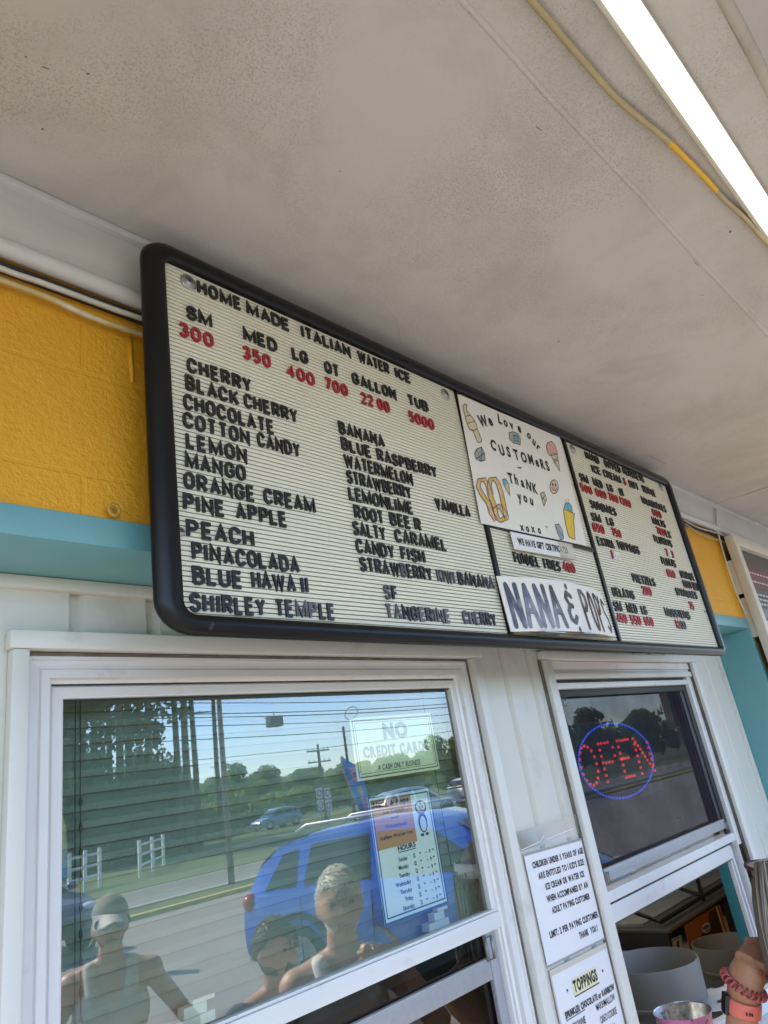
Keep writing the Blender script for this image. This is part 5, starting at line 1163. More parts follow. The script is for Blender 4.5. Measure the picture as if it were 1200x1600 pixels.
def person(label, base, height, yaw, armR, armL, look=0, tilt=0, group=None, skin='skin', shirt='shirt_white', trousers='denim', hair=None, hat=None, build=1.0, female=False, glasses=False, brow='brow_brown', handR=None, handL=None):
    """joints in metres for a 1.75 m figure facing +y; arms = (elbow, wrist) relative to the feet"""
    s = height/1.75
    root = empty('person', label, 'person', base, group)
    root.rotation_euler = (0,0,yaw); root.scale = (K,K,K)
    V = lambda x,y,z: Vector((x*s,y*s,z*s))
    Mh = Matrix.Rotation(look,3,'Z') @ Matrix.Rotation(tilt,3,'X')
    body = MB(); b = build
    for sx in (-1,1):
        hip, kn, an = V(.095*sx,0,.92), V(.10*sx,.015,.49), V(.10*sx,-.01,.09)
        body.cap(hip, kn, .082*s*b, .056*s, 16); body.cap(kn, an, .054*s, .037*s, 14); body.cap(an+V(0,-.03,-.045), an+V(0,.15,-.06), .036*s, .030*s, 12)
    body.ell(V(0,-.005,.96), .165*s*b, .115*s*b, .12*s, None, 20, 14); body.ell(V(0,0,1.12), .145*s*b, .10*s*b, .17*s, None, 20, 14)
    body.ell(V(0,0,1.29), .168*s*b, .112*s*b, .17*s, None, 20, 14); body.cap(V(-.13,-.012,1.405), V(.13,-.012,1.405), .062*s, .062*s, 16)
    body.cap(V(0,-.015,1.40), V(0,.005,1.55), .062*s, .054*s, 16)
    for sx in (-1,1): body.cap(V(.04*sx,-.02,1.46), V(.15*sx,-.012,1.425), .046*s, .046*s, 12)
    if female:
        for sx in (-1,1): body.ell(V(.075*sx,.085,1.27), .068*s,.055*s,.066*s)
    hc = V(0,.018,1.632) ; head_mb(body, hc, Mh, s)
    for sx, arm, hd in ((1,armR,handR),(-1,armL,handL)):
        sh = V(.178*sx*b**.5,-.012,1.405); el = V(*arm[0]); wr = V(*arm[1])
        body.ell(sh, .062*s,.060*s,.064*s); body.cap(sh, el, .050*s*b, .038*s, 14); body.cap(el, wr, .039*s, .026*s, 14)
        dv = (wr-el).normalized()
        if hd: hand_mb(body, wr, Vector(hd[0]), Vector(hd[1]), Vector(hd[2]), s, hd[3])
        else: hand_mb(body, wr, dv, Vector((-sx,0,0)) if abs(dv.z) > .5 else Vector((0,0,-1)), Vector((0,1,0)), s, .35)
    bo = remesh(body, 'body', M[skin], root, .0075*s if True else .01, 2)
    # clothes: shells of the same joints
    sh_ = MB()
    sh_.ell(V(0,0,1.13), .158*s*b, .112*s*b, .20*s, None, 24, 16); sh_.ell(V(0,.0,1.27), .178*s*b, .121*s*b, .17*s, None, 24, 16); sh_.ell(V(0,-.003,.99), .172*s*b, .122*s*b, .12*s, None, 24, 14)
    if female:
        for sx in (-1,1): sh_.ell(V(.075*sx,.088,1.27), .073*s,.058*s,.07*s)
    if shirt.startswith('tank'):
        for sx in (-1,1):
            sh_.cap(V(.085*sx,.075,1.36), V(.095*sx,.02,1.462), .032*s, .030*s, 10); sh_.cap(V(.095*sx,.0,1.462), V(.085*sx,-.09,1.36), .030*s, .032*s, 10)
    else:
        sh_.cap(V(-.14,-.012,1.405), V(.14,-.012,1.405), .070*s, .070*s, 16)
        for sx, arm in ((1,armR),(-1,armL)):
            s0 = V(.178*sx*b**.5,-.012,1.405); e0_ = V(*arm[0]); sh_.ell(s0,.070*s,.068*s,.071*s); sh_.cap(s0, s0+(e0_-s0)*.55, .060*s*b, .056*s, 14)
    remesh(sh_, 'shirt', M[shirt], root, .008*s, 3)
    tr = MB()
    tr.ell(V(0,-.005,.94), .178*s*b, .127*s*b, .11*s, None, 24, 14)
    for sx in (-1,1): tr.cap(V(.095*sx,0,.92), V(.10*sx,.015,.49), .094*s*b, .070*s, 16); tr.cap(V(.10*sx,.015,.49), V(.10*sx,-.005,.12), .070*s, .056*s, 14)
    remesh(tr, 'trousers', M[trousers], root, .012*s, 2)
    so_ = MB()
    for sx in (-1,1): so_.cap(V(.10*sx,-.045,.040), V(.10*sx,.15,.034), .046*s, .040*s, 14)
    so_.build('shoes', plain('shoe_dark', (.05,.05,.055), .6), root, smooth=True)
    ey = MB()
    for sx in (-1,1): ey.ell(hc + Mh @ V(.030*sx,.082,.010), .0145*s,.008*s,.0075*s, Mh, 12, 8)
    ey.build('eyes', plain('eye_dark', (.05,.035,.03), .2), root, smooth=True)
    br_ = MB()
    for sx in (-1,1): br_.cap(hc + Mh @ V(.018*sx,.0955,.030), hc + Mh @ V(.046*sx,.084,.031), .0032*s, .0022*s, 8)
    br_.cap(hc + Mh @ V(-.022,.093,-.058), hc + Mh @ V(.022,.093,-.058), .0035*s, .0035*s, 8)
    br_.build('brows_and_lips', plain(brow, (.20,.11,.08) if brow == 'brow_brown' else (.34,.24,.20), .7), root, smooth=True)
    if hair:
        hm, low, thick = hair[:3]; fl_ = hair[3] if len(hair) > 3 else .42
        def fh(p, q):
            k = thick*(1 + .25*sin(11*p.x+9*p.z)*sin(8*p.y+3) + .08*sin(31*p.x+17*p.y)*sin(27*p.z+1.3))
            line = fl_ + .07*sin(9*p.x) if p.y > .35 else max(fl_ - (.35-p.y)*low*1.3, -.75)
            if p.z < line: k = -.10
            return Vector((q.x*(1+k), q.y*(1+k*.8), q.z*(1+k*.7)))
        hb = MB(); hb.ell(hc, .078*s, .098*s, .120*s, Mh, 48, 40, fh); rq = random.Random(int(height*1000))
        for _ in range(2600):       # short locks standing off the scalp
            q = Vector((rq.gauss(0,1), rq.gauss(0,1), rq.gauss(.4,1))).normalized()
            ln_ = fl_ + .10*sin(9*q.x) if q.y > .35 else max(fl_ - (.35-q.y)*low*1.3, -.75)
            if q.z < ln_ or (hat and q.z > .1): continue
            p0 = Vector((q.x*.078*s*(1+thick*.8), q.y*.098*s*(1+thick*.7), q.z*.120*s*(1+thick*.6))); dr = (q + Vector((rq.uniform(-.9,.9), rq.uniform(-1.2,.3), rq.uniform(-.6,.5)))).normalized()*s*(.006+.055*thick)*rq.uniform(.6,1.4)
            hb.tube([hc + Mh @ p0, hc + Mh @ (p0+dr*.5), hc + Mh @ (p0+dr+Vector((0,0,-.004)))], [.0017*s,.0014*s,.0005*s], 4)
        hb.build('hair', M[hm], root, smooth=True)
    if hat:
        hb = MB(); hb.cur = 0
        hb.ell(hc + Mh @ V(0,-.004,.045), .084*s, .103*s, .088*s, Mh, 32, 16, lambda p,q: Vector((q.x,q.y,max(q.z,-.005))))
        hb.cur = 1
        vs = []; fs = []
        for j in range(2):
            for i in range(13):
                a = R_(15+150*i/12); r = (1.0, 1.75)[j]; q = V(.086*cos(a)*(1 if j==0 else .98), .104*sin(a)*r, .055-.028*(j) - .03*abs(cos(a))*j); vs.append(hc + Mh @ q)
        for i in range(12): fs.append((i,i+1,14+i,13+i))
        hb.add(vs, fs); hb.add([v - Vector((0,0,.006*s)) for v in vs], [f[::-1] for f in fs])
        hb.build('cap', [M[hat], plain('cap_brim', (.42,.43,.42), .6)], root, smooth=True)
    if glasses:
        gb = MB()
        for sx in (-1,1):
            gb.ell(hc + Mh @ V(.033*sx,.094,.010), .030*s,.010*s,.021*s, Mh, 16, 10); gb.cap(hc + Mh @ V(.06*sx,.088,.016), hc + Mh @ V(.080*sx,-.0,.012), .004*s,.004*s,8)
        gb.cap(hc + Mh @ V(-.012,.104,.014), hc + Mh @ V(.012,.104,.014), .004*s,.004*s,8)
        gb.build('sunglasses', plain('lens_black', (.01,.01,.012), .12), root, smooth=True)
    return root
for nm, c in (('tank_white',(.66,.66,.66)),('tank_cream',(.50,.47,.40)),('shirt_navy',(.03,.035,.06)),('shirt_maroon',(.14,.03,.05)),('denim',(.06,.08,.14)),('cap_tan',(.22,.20,.17)),('shorts_grey',(.15,.15,.16))): plain(nm, c, .85, bump=.2, bscale=160)
plain('hair_white', (.68,.67,.65), .75, bump=.7, bscale=80, stretch=(1,1,.3)); plain('hair_brown', (.075,.048,.028), .6, bump=.7, bscale=90); plain('hair_dark', (.03,.02,.016), .55, bump=.6, bscale=90)
pA = mir(527,1397,2.70)
person('white haired person in a white tank top with one hand raised to the chin', (pA.x,pA.y,0), 1.585, R_(26), ((.31,.13,1.20),(.155,.19,1.455)), ((-.27,-.02,1.12),(-.26,.06,.88)), look=R_(10), skin='skin', shirt='tank_white', hair=('hair_white', .70, .055, .46), build=.96, brow='brow_white',
       handR=((-.93,.02,.22),(-.1,-.95,-.1),(-.2,.2,.9),.7))
pB = mir(172,1422,4.55)
person('person in a pale cap and sunglasses standing with a hand on the hip', (pB.x,pB.y,0), 1.55, R_(24), ((.37,-.10,1.13),(.20,.04,.99)), ((-.30,-.04,1.13),(-.28,.10,.90)), look=R_(-4), skin='skin', shirt='tank_cream', hair=('hair_brown', .8, .04), hat='cap_tan', glasses=True, female=True, build=.96,
       handR=((-.6,.2,-.6),(-.5,-.8,0),(0,.5,.5),.4))
pC = mir(428,1488,3.26)
person('child in a dark top with short brown hair standing beside the white haired person', (pC.x,pC.y,0), 1.43, R_(12), ((.24,.02,1.12),(.22,.14,.92)), ((-.24,.02,1.12),(-.22,.14,.92)), look=R_(-22), tilt=R_(-4), skin='skin', shirt='shirt_navy', hair=('hair_brown', .50, .11, .46), build=.92)
# ---- cars
def car(label, loc, yaw, paint, kind='suv', group='parked cars', scale=1.0, rails=False, L=4.45):
    root = empty('parked_car', label, 'car', loc, group); root.rotation_euler = (0,0,yaw); root.scale = (K*scale,)*3
    # stations along y (front +): y, half width, bottom, belt height, hood/deck height at centre
    st = [(-2.22,.70,.42,.80,.82),(-2.15,.80,.32,.92,.95),(-1.9,.86,.26,.98,1.0),(-1.3,.89,.24,.99,1.0),(-.5,.90,.24,.97,.98),(.3,.90,.24,.95,.96),(.95,.90,.24,.94,1.0),(1.4,.885,.25,.90,.97),(1.85,.85,.28,.80,.88),(2.1,.78,.32,.70,.76),(2.22,.66,.40,.60,.62)]
    def sec(y, w, zb, zbelt, zc):
        h = zbelt-zb
        return [(0,zb),(w*.86,zb),(w*.97,zb+h*.16),(w*1.0,zb+h*.42),(w*1.005,zb+h*.62),(w*.985,zb+h*.82),(w*.955,zbelt),(w*.80,zbelt+(zc-zbelt)*.6),(w*.4,zc),(0,zc+.004)]
    mb = MB(); vs = []; n = 10
    # resample with smooth interpolation
    def interp(t):
        i = min(int(t), len(st)-2); f = t-i; f = f*f*(3-2*f)*.35+f*.65
        return tuple(st[i][k]*(1-f)+st[i+1][k]*f for k in range(5))
    NS = 41; rows = []
    for k in range(NS):
        S_ = interp(k*(len(st)-1)/(NS-1)); pts = sec(*S_)
        loop = [(x,S_[0],z) for x,z in pts] + [(-x,S_[0],z) for x,z in pts[-2:0:-1]]
        rows.append(loop)
    m_ = len(rows[0]); vs = [p for r in rows for p in r]; fs = []
    for i in range(NS-1):
        for k in range(m_): fs.append((i*m_+k, i*m_+(k+1)%m_, (i+1)*m_+(k+1)%m_, (i+1)*m_+k))
    fs.append(tuple(range(m_))); fs.append(tuple((NS-1)*m_+k for k in range(m_))[::-1])
    mb.add(vs, fs); mb.build('car_body', paint, root, smooth=True).data.set_sharp_from_angle(angle=R_(38))
    # greenhouse: roof shell with pillars; glass set just inside
    gst = [(-2.14,.76,.97,.70,1.04),(-1.98,.79,.99,.655,1.30),(-1.74,.80,1.0,.635,1.465),(-1.25,.82,1.0,.63,1.565),(-.4,.83,.98,.64,1.605),(.2,.83,.97,.635,1.575),(.55,.82,.97,.62,1.475),(.85,.81,.98,.66,1.28),(1.22,.78,1.0,.72,1.03)]
    vs = []; fs = []
    plain('car_pane', (.025,.035,.033), .06, spec=.5)
    for (y, wb, zb, wt, zt) in gst:
        vs += [(wb,y,zb-.03),(wt,y,zt-.05),(wt*.86,y,zt-.005),(0,y,zt+.012),(-wt*.86,y,zt-.005),(-wt,y,zt-.05),(-wb,y,zb-.03)]
    rf = MB()
    for i in range(len(gst)-1):
        for k in range(6): fs.append((i*7+k, i*7+k+1, i*7+7+k+1, i*7+7+k))
    rf.add(vs, fs); rf.build('roof', paint, root, smooth=True).data.set_sharp_from_angle(angle=R_(40))
    def gp(y, f):          # point of the side wall of the greenhouse at station y, height fraction f
        for (p_, q_) in zip(gst, gst[1:]):
            if p_[0] <= y <= q_[0]:
                t = (y-p_[0])/(q_[0]-p_[0]); wb, zb, wt, zt = [p_[k]+(q_[k]-p_[k])*t for k in range(1,5)]
                return (wb+(wt-wb)*f+.006, y, (zb-.03)+(zt-.05-zb+.03)*f)
    for sx in (-1,1):
        for (ya, yb, yc, yd) in ((-1.85,-1.40,-1.40,-1.62),(-1.30,-.42,-.44,-1.22),(-.32,.98,.36,-.34)):   # quarter, rear and front side windows
            n = 8; pts = [gp(ya+(yb-ya)*k/n, .13) for k in range(n+1)] + [gp(yd+(yc-yd)*k/n, .88) for k in range(n+1)]
            g_ = MB(); g_.add([(sx*x, y, z) for x, y, z in pts], [(k, k+1, n+1+k+1, n+1+k) for k in range(n)]); g_.build('side_window', M['car_pane'], root, smooth=True)
    g_ = MB()
    def cross(i, f, w_):   # across the front or back of the greenhouse between stations i and i+1
        a_, b_ = gst[i], gst[i+1]; y = a_[0]+(b_[0]-a_[0])*f; z = a_[4]+(b_[4]-a_[4])*f; wt = a_[3]+(b_[3]-a_[3])*f; return (w_*wt*.86, y, z)
    for (i, f0_, f1_, dy) in ((6,.10,.98,.012),(7,.02,.80,.012),(0,.25,.98,-.012),(1,.02,.75,-.012)):
        g_.add([tuple(Vector(cross(i,f0_,w_))+Vector((0,dy,.008))) for w_ in (-1,-.5,0,.5,1)] + [tuple(Vector(cross(i,f1_,w_))+Vector((0,dy,.008))) for w_ in (-1,-.5,0,.5,1)], [(k,k+1,k+6,k+5) for k in range(4)])
    g_.build('windscreens', M['car_pane'], root, smooth=True)
    it = MB(); it.box(-.62,.62,-1.7,.9,.6,.93); 
    for sx in (-1,1):
        for y in (-.9,.1): it.ell((sx*.36,y,1.02),.22,.10,.34)
    it.build('cabin', plain('car_cabin', (.03,.03,.032), .8), root, smooth=True)
    tk = MB()
    for sx in (-1,1):
        for (y) in (-.42,.62,-1.32): tk.tube([(sx*.912,y,.30),(sx*.918,y+.01,.62),(sx*.90,y+.03,.93)], .006, 5)
        tk.box(*sorted((sx*.86,sx*.925)), -1.35,.95,.235,.32)
    tk.build('trim', plain('car_trim', (.015,.015,.016), .5), root)
    hd = MB()
    for sx in (-1,1):
        for y in (.36,-.72): hd.cap((sx*.925,y-.10,.80),(sx*.925,y+.10,.80),.018,.018,8)
        hd.ell((sx*1.0,.78,1.02),.10,.06,.075)
    hd.build('door_handles_and_mirrors', paint, root, smooth=True)
    for y in (-1.36,1.36):
        for sx in (-1,1):
            wb = empty('wheel', None, None, (0,0,0), parent=root); Mx = Matrix.Rotation(R_(90),3,'Y')
            t = MB(); t.lathe([(.20,-.10),(.31,-.11),(.345,-.07),(.345,.07),(.31,.11),(.20,.10)], (sx*.80,y,.345), 28, Mx); t.build('tyre', plain('tyre', (.02,.02,.02), .85), wb, smooth=True)
            r_ = MB(); r_.lathe([(0,.085*sx),(.06,.10*sx),(.09,.075*sx),(.195,.10*sx),(.215,.11*sx)], (sx*.80,y,.345), 28, Mx); r_.build('rim', plain('rim', (.35,.36,.37), .35, metal=.8), wb)
            ar = MB(); ar.lathe([(.36,.0),(.44,.012*sx)], (sx*.897,y,.36), 28, Mx); ar.build('wheel_arch', M['car_trim'], root)
    for sx in (-1,1):
        h_ = MB(); h_.ell((sx*.62,2.02,.72),.20,.14,.075, Matrix.Rotation(R_(-sx*24),3,'Z')); h_.build('headlight', plain('lamp_clear', (.62,.64,.66), .12), root, smooth=True)
        h_ = MB(); h_.ell((sx*.74,-2.07,.92),.12,.10,.10); h_.build('tail_light', plain('lamp_red', (.35,.01,.01), .2), root, smooth=True)
    gr_ = MB(); gr_.box(-.42,.42,2.16,2.235,.42,.60); gr_.build('grille', M['car_trim'], root, bev=.01)
    wp = MB(); wp.box(-.26,.26,-2.235,-2.16,.66,.78); wp.build('number_plate', plain('plate', (.6,.6,.58), .5), root)
    if rails:
        rr_ = MB()
        for sx in (-1,1): rr_.tube([(sx*.60,-1.45,1.60),(sx*.60,-1.3,1.66),(sx*.60,.1,1.67),(sx*.60,.3,1.62)], .018, 8)
        rr_.build('roof_rails', plain('rail_silver', (.6,.6,.6), .35, metal=.7), root, smooth=True)
    return root
M['paint_blue'] = mat('blue_car_paint', (.010,.095,.55), .22, coat=1, spec=.5); M['paint_navy'] = mat('navy_car_paint', (.03,.05,.12), .3, coat=1); M['paint_white'] = mat('white_car_paint', (.72,.72,.72), .3, coat=1); M['paint_silver'] = mat('silver_car_paint', (.42,.44,.47), .3, coat=1, metal=.4); M['paint_sky'] = mat('light_blue_car_paint', (.10,.22,.42), .3, coat=1)
car('bright blue crossover parked nose in close behind the people, reflected in the left window', (6.42*K, 2*G-5.72*K, 0), R_(-19), M['paint_blue'], rails=True, scale=.93)
p = mirg(112,1478,.3); car('dark navy car at the far left of the lot, cut by the window edge', (p.x-.6, p.y-3.0, 0), R_(-6), M['paint_navy'])
p = mirg(645,1260,1.0); car('white hatchback parked beyond the blue crossover', (p.x, p.y, 0), R_(-80), M['paint_white'])
p = mirg(432,1284,.7); car('light blue car driving along the far side of the road', (p.x, p.y, 0), R_(90), M['paint_sky'], group='cars on the road')
p = mirg(742,1232,1.0); car('white car driving along the road at the far right of the reflection', (p.x, p.y, 0), R_(-90), M['paint_white'], group='cars on the road')
# ---- trees
def leaf_cloud(mb, blobs, n, size, rnd, flat=.6):
    tot = sum(b[3]*b[4]*b[5] for b in blobs)
    for (cx,cy,cz,rx,ry,rz) in blobs:
        k = max(20, int(n*rx*ry*rz/tot))
        for _ in range(k):
            while True:
                a,b,c = rnd.uniform(-1,1), rnd.uniform(-1,1), rnd.uniform(-1,1); r = a*a+b*b+c*c
                if .12 < r < 1 and rnd.random() < r+.25: break
            p = Vector((cx+a*rx, cy+b*ry, cz+c*rz)); s = size*rnd.uniform(.5,1.3)
            u = Vector((rnd.gauss(0,1),rnd.gauss(0,1),rnd.gauss(0,flat))).normalized(); v = u.orthogonal().normalized(); v = Matrix.Rotation(rnd.uniform(0,6.28),3,u) @ v; w_ = u.cross(v)
            mb.add([p+v*s, p+w_*s*.6, p-v*s, p-w_*s*.6], [(0,1,2,3)])
def tree_mesh(kind, rnd, variant=0):
    cr = MB(); tr = MB()
    if kind == 'tall_pine':
        h = 25; tr.tube([(0,0,-.2),(.1,.05,6),(.0,.1,13),(.15,0,19),(.1,0,h)], [.26,.22,.18,.13,.03], 8)
        bl = []
        zlo, nb = ((7.5,15),(13.0,11))[variant]
        for i in range(nb):
            z = rnd.uniform(zlo,25.5); a = rnd.uniform(0,6.28); r = rnd.uniform(.5,2.9)*min(1.15,1.15-(z-12)/18); bl.append((r*cos(a), r*sin(a), z, rnd.uniform(1.0,1.9), rnd.uniform(1.0,1.9), rnd.uniform(.5,.9)))
            tr.tube([(0.05,.05,z-.6),(r*cos(a),r*sin(a),z)], [.06,.02], 5)
        leaf_cloud(cr, bl, (1500,1500)[variant], .26, rnd)
        for i in range(5):
            z = rnd.uniform(5,11); a = rnd.uniform(0,6.28); tr.tube([(0.05,.05,z),(1.1*cos(a),1.1*sin(a),z+.3)], [.045,.012], 5)
    elif kind == 'cone_evergreen':
        h = 9; tr.tube([(0,0,-.2),(0,0,h-.5)], [.16,.03], 7); bl = []
        for i in range(9):
            z = .9+i*.95; r = 2.6*(1-i/9.6); 
            for k in range(5 if i < 6 else 2): a = rnd.uniform(0,6.28); bl.append((r*.5*cos(a), r*.5*sin(a), z, r*.62, r*.62, .8))
        leaf_cloud(cr, bl, 3000, .24, rnd)
    elif kind == 'broad_tree':
        h = 11; tr.tube([(0,0,-.2),(.1,0,3),(.2,.1,7)], [.24,.18,.08], 7); bl = []
        for i in range(6):
            a = rnd.uniform(0,6.28); tr.tube([(.1,0,2.5+i*.4),(1.8*cos(a),1.8*sin(a),5+i*.6)], [.09,.03], 5)
        for i in range(16):
            a = rnd.uniform(0,6.28); r = rnd.uniform(0,2.7); bl.append((r*cos(a), r*sin(a), rnd.uniform(1.8,9.3), rnd.uniform(1.1,2.1), rnd.uniform(1.1,2.1), rnd.uniform(.9,1.6)))
        leaf_cloud(cr, bl, 3600, .28, rnd)
    else:   # bush
        tr.tube([(0,0,-.1),(0,0,1)], [.05,.02], 5); bl = []
        for i in range(8): a = rnd.uniform(0,6.28); r = rnd.uniform(0,1.2); bl.append((r*cos(a), r*sin(a), rnd.uniform(.6,2.2), rnd.uniform(.7,1.2), rnd.uniform(.7,1.2), rnd.uniform(.6,.9)))
        leaf_cloud(cr, bl, 1600, .2, rnd)
    return cr, tr
rt = random.Random(21); proto = {}
for kind, mk_, n in (('tall_pine','needle',2),('cone_evergreen','needle',1),('broad_tree','leaf',3),('undergrowth_bush','leaf_light',2)):
    proto[kind] = []
    for i in range(n):
        cr, tr = tree_mesh(kind, rt, i % 2); m_ = M[mk_] if not (kind == 'broad_tree' and i == 1) else M['leaf_light']
        a = cr.build('crown', m_); b = tr.build('trunk', M['bark'], smooth=True); proto[kind].append((a.data, b.data)); bpy.data.objects.remove(a); bpy.data.objects.remove(b)
LAB = {'tall_pine':('tall bare trunked pine standing in the wood across the road','tree','pines across the road'),
       'cone_evergreen':('dark cone shaped evergreen at the edge of the wood','tree','evergreens at the wood edge'),
       'broad_tree':('leafy green tree in the tree line across the road','tree','leafy trees across the road'),
       'undergrowth_bush':('low green bush along the foot of the tree line','bush','bushes along the tree line')}
def plant(kind, x, y, s, label=None, pick=None):
    a, b = proto[kind][rt.randrange(len(proto[kind])) if pick is None else pick]; l, c, g = LAB[kind]
    r = empty(kind, label or l, c, (x,y,0), g); r.rotation_euler = (0,0,rt.uniform(0,6.28)); r.scale = (s,s,s*rt.uniform(.92,1.1))
    for nm, d in (('crown',a),('trunk',b)):
        o = bpy.data.objects.new(nm, d); COL.objects.link(o); o.parent = r
def dirx_(px): return ray(px, 1260).x/ray(px, 1260).y
for px, Y, s in ((112,62,1.4),(128,70,1.4),(150,66,1.35),(186,60,1.4),(206,64,1.5),(236,58,1.35),(278,60,1.3),(297,56,1.35),(309,66,1.35),(345,72,1.3),(170,78,1.4),(95,74,1.4),(60,66,1.4),(20,70,1.4)):
    plant('tall_pine', dirx_(px)*Y, 2*G-Y, s, pick=0 if px < 200 else 1)
for px, Y, s in ((222,58,1.15),(250,62,1.25),(160,60,1.25),(120,58,1.2),(275,66,.95)): plant('cone_evergreen', dirx_(px)*Y, 2*G-Y, s)
for i, px in enumerate(range(-40, 780, 17)):
    t = (px+40)/820; Y = 64 + 10*(i % 3) + (t**1.5)*110; s = (1.02 if px < 300 else .50 + .42*t)*rt.uniform(.85,1.15)
    plant('broad_tree', dirx_(px+rt.uniform(-5,5))*Y, 2*G-Y, s)
for i, px in enumerate(range(330, 790, 12)):
    t = (px+40)/820; Y = 95 + 8*(i % 4) + t*90; plant('broad_tree', dirx_(px+rt.uniform(-4,4))*Y, 2*G-Y, (.82+.50*t)*rt.uniform(.85,1.12))
for i, px in enumerate(range(-30, 560, 24)):
    t = (px+30)/600; Y = 55 + 6*(i % 2) + (t**1.4)*60; plant('undergrowth_bush', dirx_(px)*Y, 2*G-Y, rt.uniform(1.2,1.8))
for px, Y, s in ((352,90,.8),(705,75,.85),(728,80,.9)): plant('broad_tree', dirx_(px)*Y, 2*G-Y, s)
for i, px in enumerate(range(800, 1180, 26)):
    Y = 48 + 9*(i % 3); plant('broad_tree', dirx_(px)*Y, 2*G-Y, .62+.2*((i*7)%4)/4)
# distant wood, one mass
mb = MB(); rr = random.Random(8)
for i in range(70):
    a = R_(-178+176*i/69); r = 330+rr.uniform(-20,40); leaf_cloud(mb, [(r*cos(a), r*sin(a), rr.uniform(2,7), 12, 12, rr.uniform(7,12))], 150, 1.9, rr)
o = mb.build('distant_wood', M['leaf']); o['kind'] = 'stuff'
# ---- white fence sections
def fence(label, a, b, h=1.45):
    r = empty('paddock_fence', label, 'fence', (a.x,a.y,0), 'white fence sections'); d = b-a; L = d.length; d.normalize()
    for k in (0,.5,1):
        p_ = d*L*k; m_ = MB(); m_.box(p_.x-.08,p_.x+.08,p_.y-.08,p_.y+.08,-.05,h); m_.build('post', M['white_paint'], r, bev=.01)
    for z in (.45,.85,1.25):
        m_ = MB(); m_.tube([Vector((0,0,z*h/1.45)), d*L+Vector((0,0,z*h/1.45))], .07, 4); m_.build('rail', M['white_paint'], r)
fence('white rail fence section beside the person in the cap, reflected in the window', mirg(108,1400), mirg(156,1386), 1.9)
fence('white rail fence section in the middle of the far grass', mirg(219,1371), mirg(256,1352), 1.9)
# ---- utility poles, wires, signs
def pole(label, base, h, r=.17, arms=0, lean=(0,0)):
    t = empty('utility_pole', label, 'pole', (base.x,base.y,0), 'utility poles'); m_ = MB(); m_.tube([(0,0,-.2),(lean[0]*.5,lean[1]*.5,h/2),(lean[0],lean[1],h)], [r,r*.85,r*.65], 10); m_.build('shaft', M['pole_wood'], t, smooth=True)
    for k in range(arms):
        m_ = MB(); m_.box(-1.5,1.5,-.08,.08,h-.7-1.1*k,h-.55-1.1*k); m_.build('crossarm', M['pole_wood'], t, bev=.01)
        m_ = MB()
        for x in (-1.35,-.7,.7,1.35): m_.cap((x,0,h-.5-1.1*k),(x,0,h-.35-1.1*k),.05,.04,8)
        m_.build('insulators', plain('insulator', (.35,.38,.40), .3), t, smooth=True)
    return t
b0 = mirg(362,1380); t0 = mir(343,1085, 2*G-b0.y); pole('tall weathered utility pole at the near edge of the road', b0, t0.z+3, .13)
Y2 = 58; q = mir(496,1163,Y2); pole('utility pole with two crossarms beyond the road', Vector((q.x,q.y,0)), q.z, .2, 2)
q = mir(536,1135,44); pole('slim bare pole behind the feather flag', Vector((q.x,q.y,0)), q.z, .14)
def wire(label, pts, r=.028, grp='overhead wires'):
    m_ = MB(); m_.tube(pts, r, 6); o_ = m_.build('overhead_wire', plain('wire_black', (.02,.02,.022), .6), smooth=True); tag(o_, label, 'wire', grp)
for i, (a, b, Y, r) in enumerate((((60,1120),(800,1092),26,.022),((60,1126),(800,1097),26,.022),((60,1139),(800,1108),24,.016),((60,1168),(800,1118),30,.020),((60,1210),(800,1128),28,.014),((-20,1118),(330,1112),40,.05),((60,1098),(800,1084),26,.018))):
    p, q = mir(*a,Y), mir(*b,Y*1.05); m = (p+q)/2 - Vector((0,0,.25)); wire(('upper of the close pair of wires','lower of the close pair of wires','thin wire under the close pair','wire sagging above the tree tops','lowest thin wire across the sky','thick cable crossing the pine trunks','highest thin wire across the sky')[i] + ' in the reflection', smooth_path([p,m,q],10), r)
c_ = mir(549,1114,26); m_ = MB(); m_.tube([(c_.x+.42*cos(2*pi*k/20), c_.y+.42*.4*sin(2*pi*k/20), c_.z+.28*sin(2*pi*k/20)) for k in range(20)], .02, 6, closed=True); tag(m_.build('cable_loop', M['wire_black'], smooth=True), 'coiled loop of spare cable hanging on the overhead wires', 'cable')
a, b = mir(418,1120,24), mir(440,1136,24); sig = empty('hanging_signal', 'grey box signal hanging from the overhead wire', 'signal', tuple((a+b)/2)); m_ = MB(); dx = (b-a).length*.5
m_.box(-dx*.8,dx*.8,-.18,.18,-.19,.19); m_.build('signal_box', plain('signal_grey', (.12,.12,.11), .6, var=.3), sig, bev=.02)
m_ = MB(); m_.box(-dx*.84,dx*.84,-.22,.22,.192,.22); m_.build('signal_cap', plain('signal_cap', (.30,.29,.25), .5), sig); m_ = MB(); m_.tube([(0,0,.22),(0,0,.42)], .02, 6); m_.build('hanger', M['wire_black'], sig)
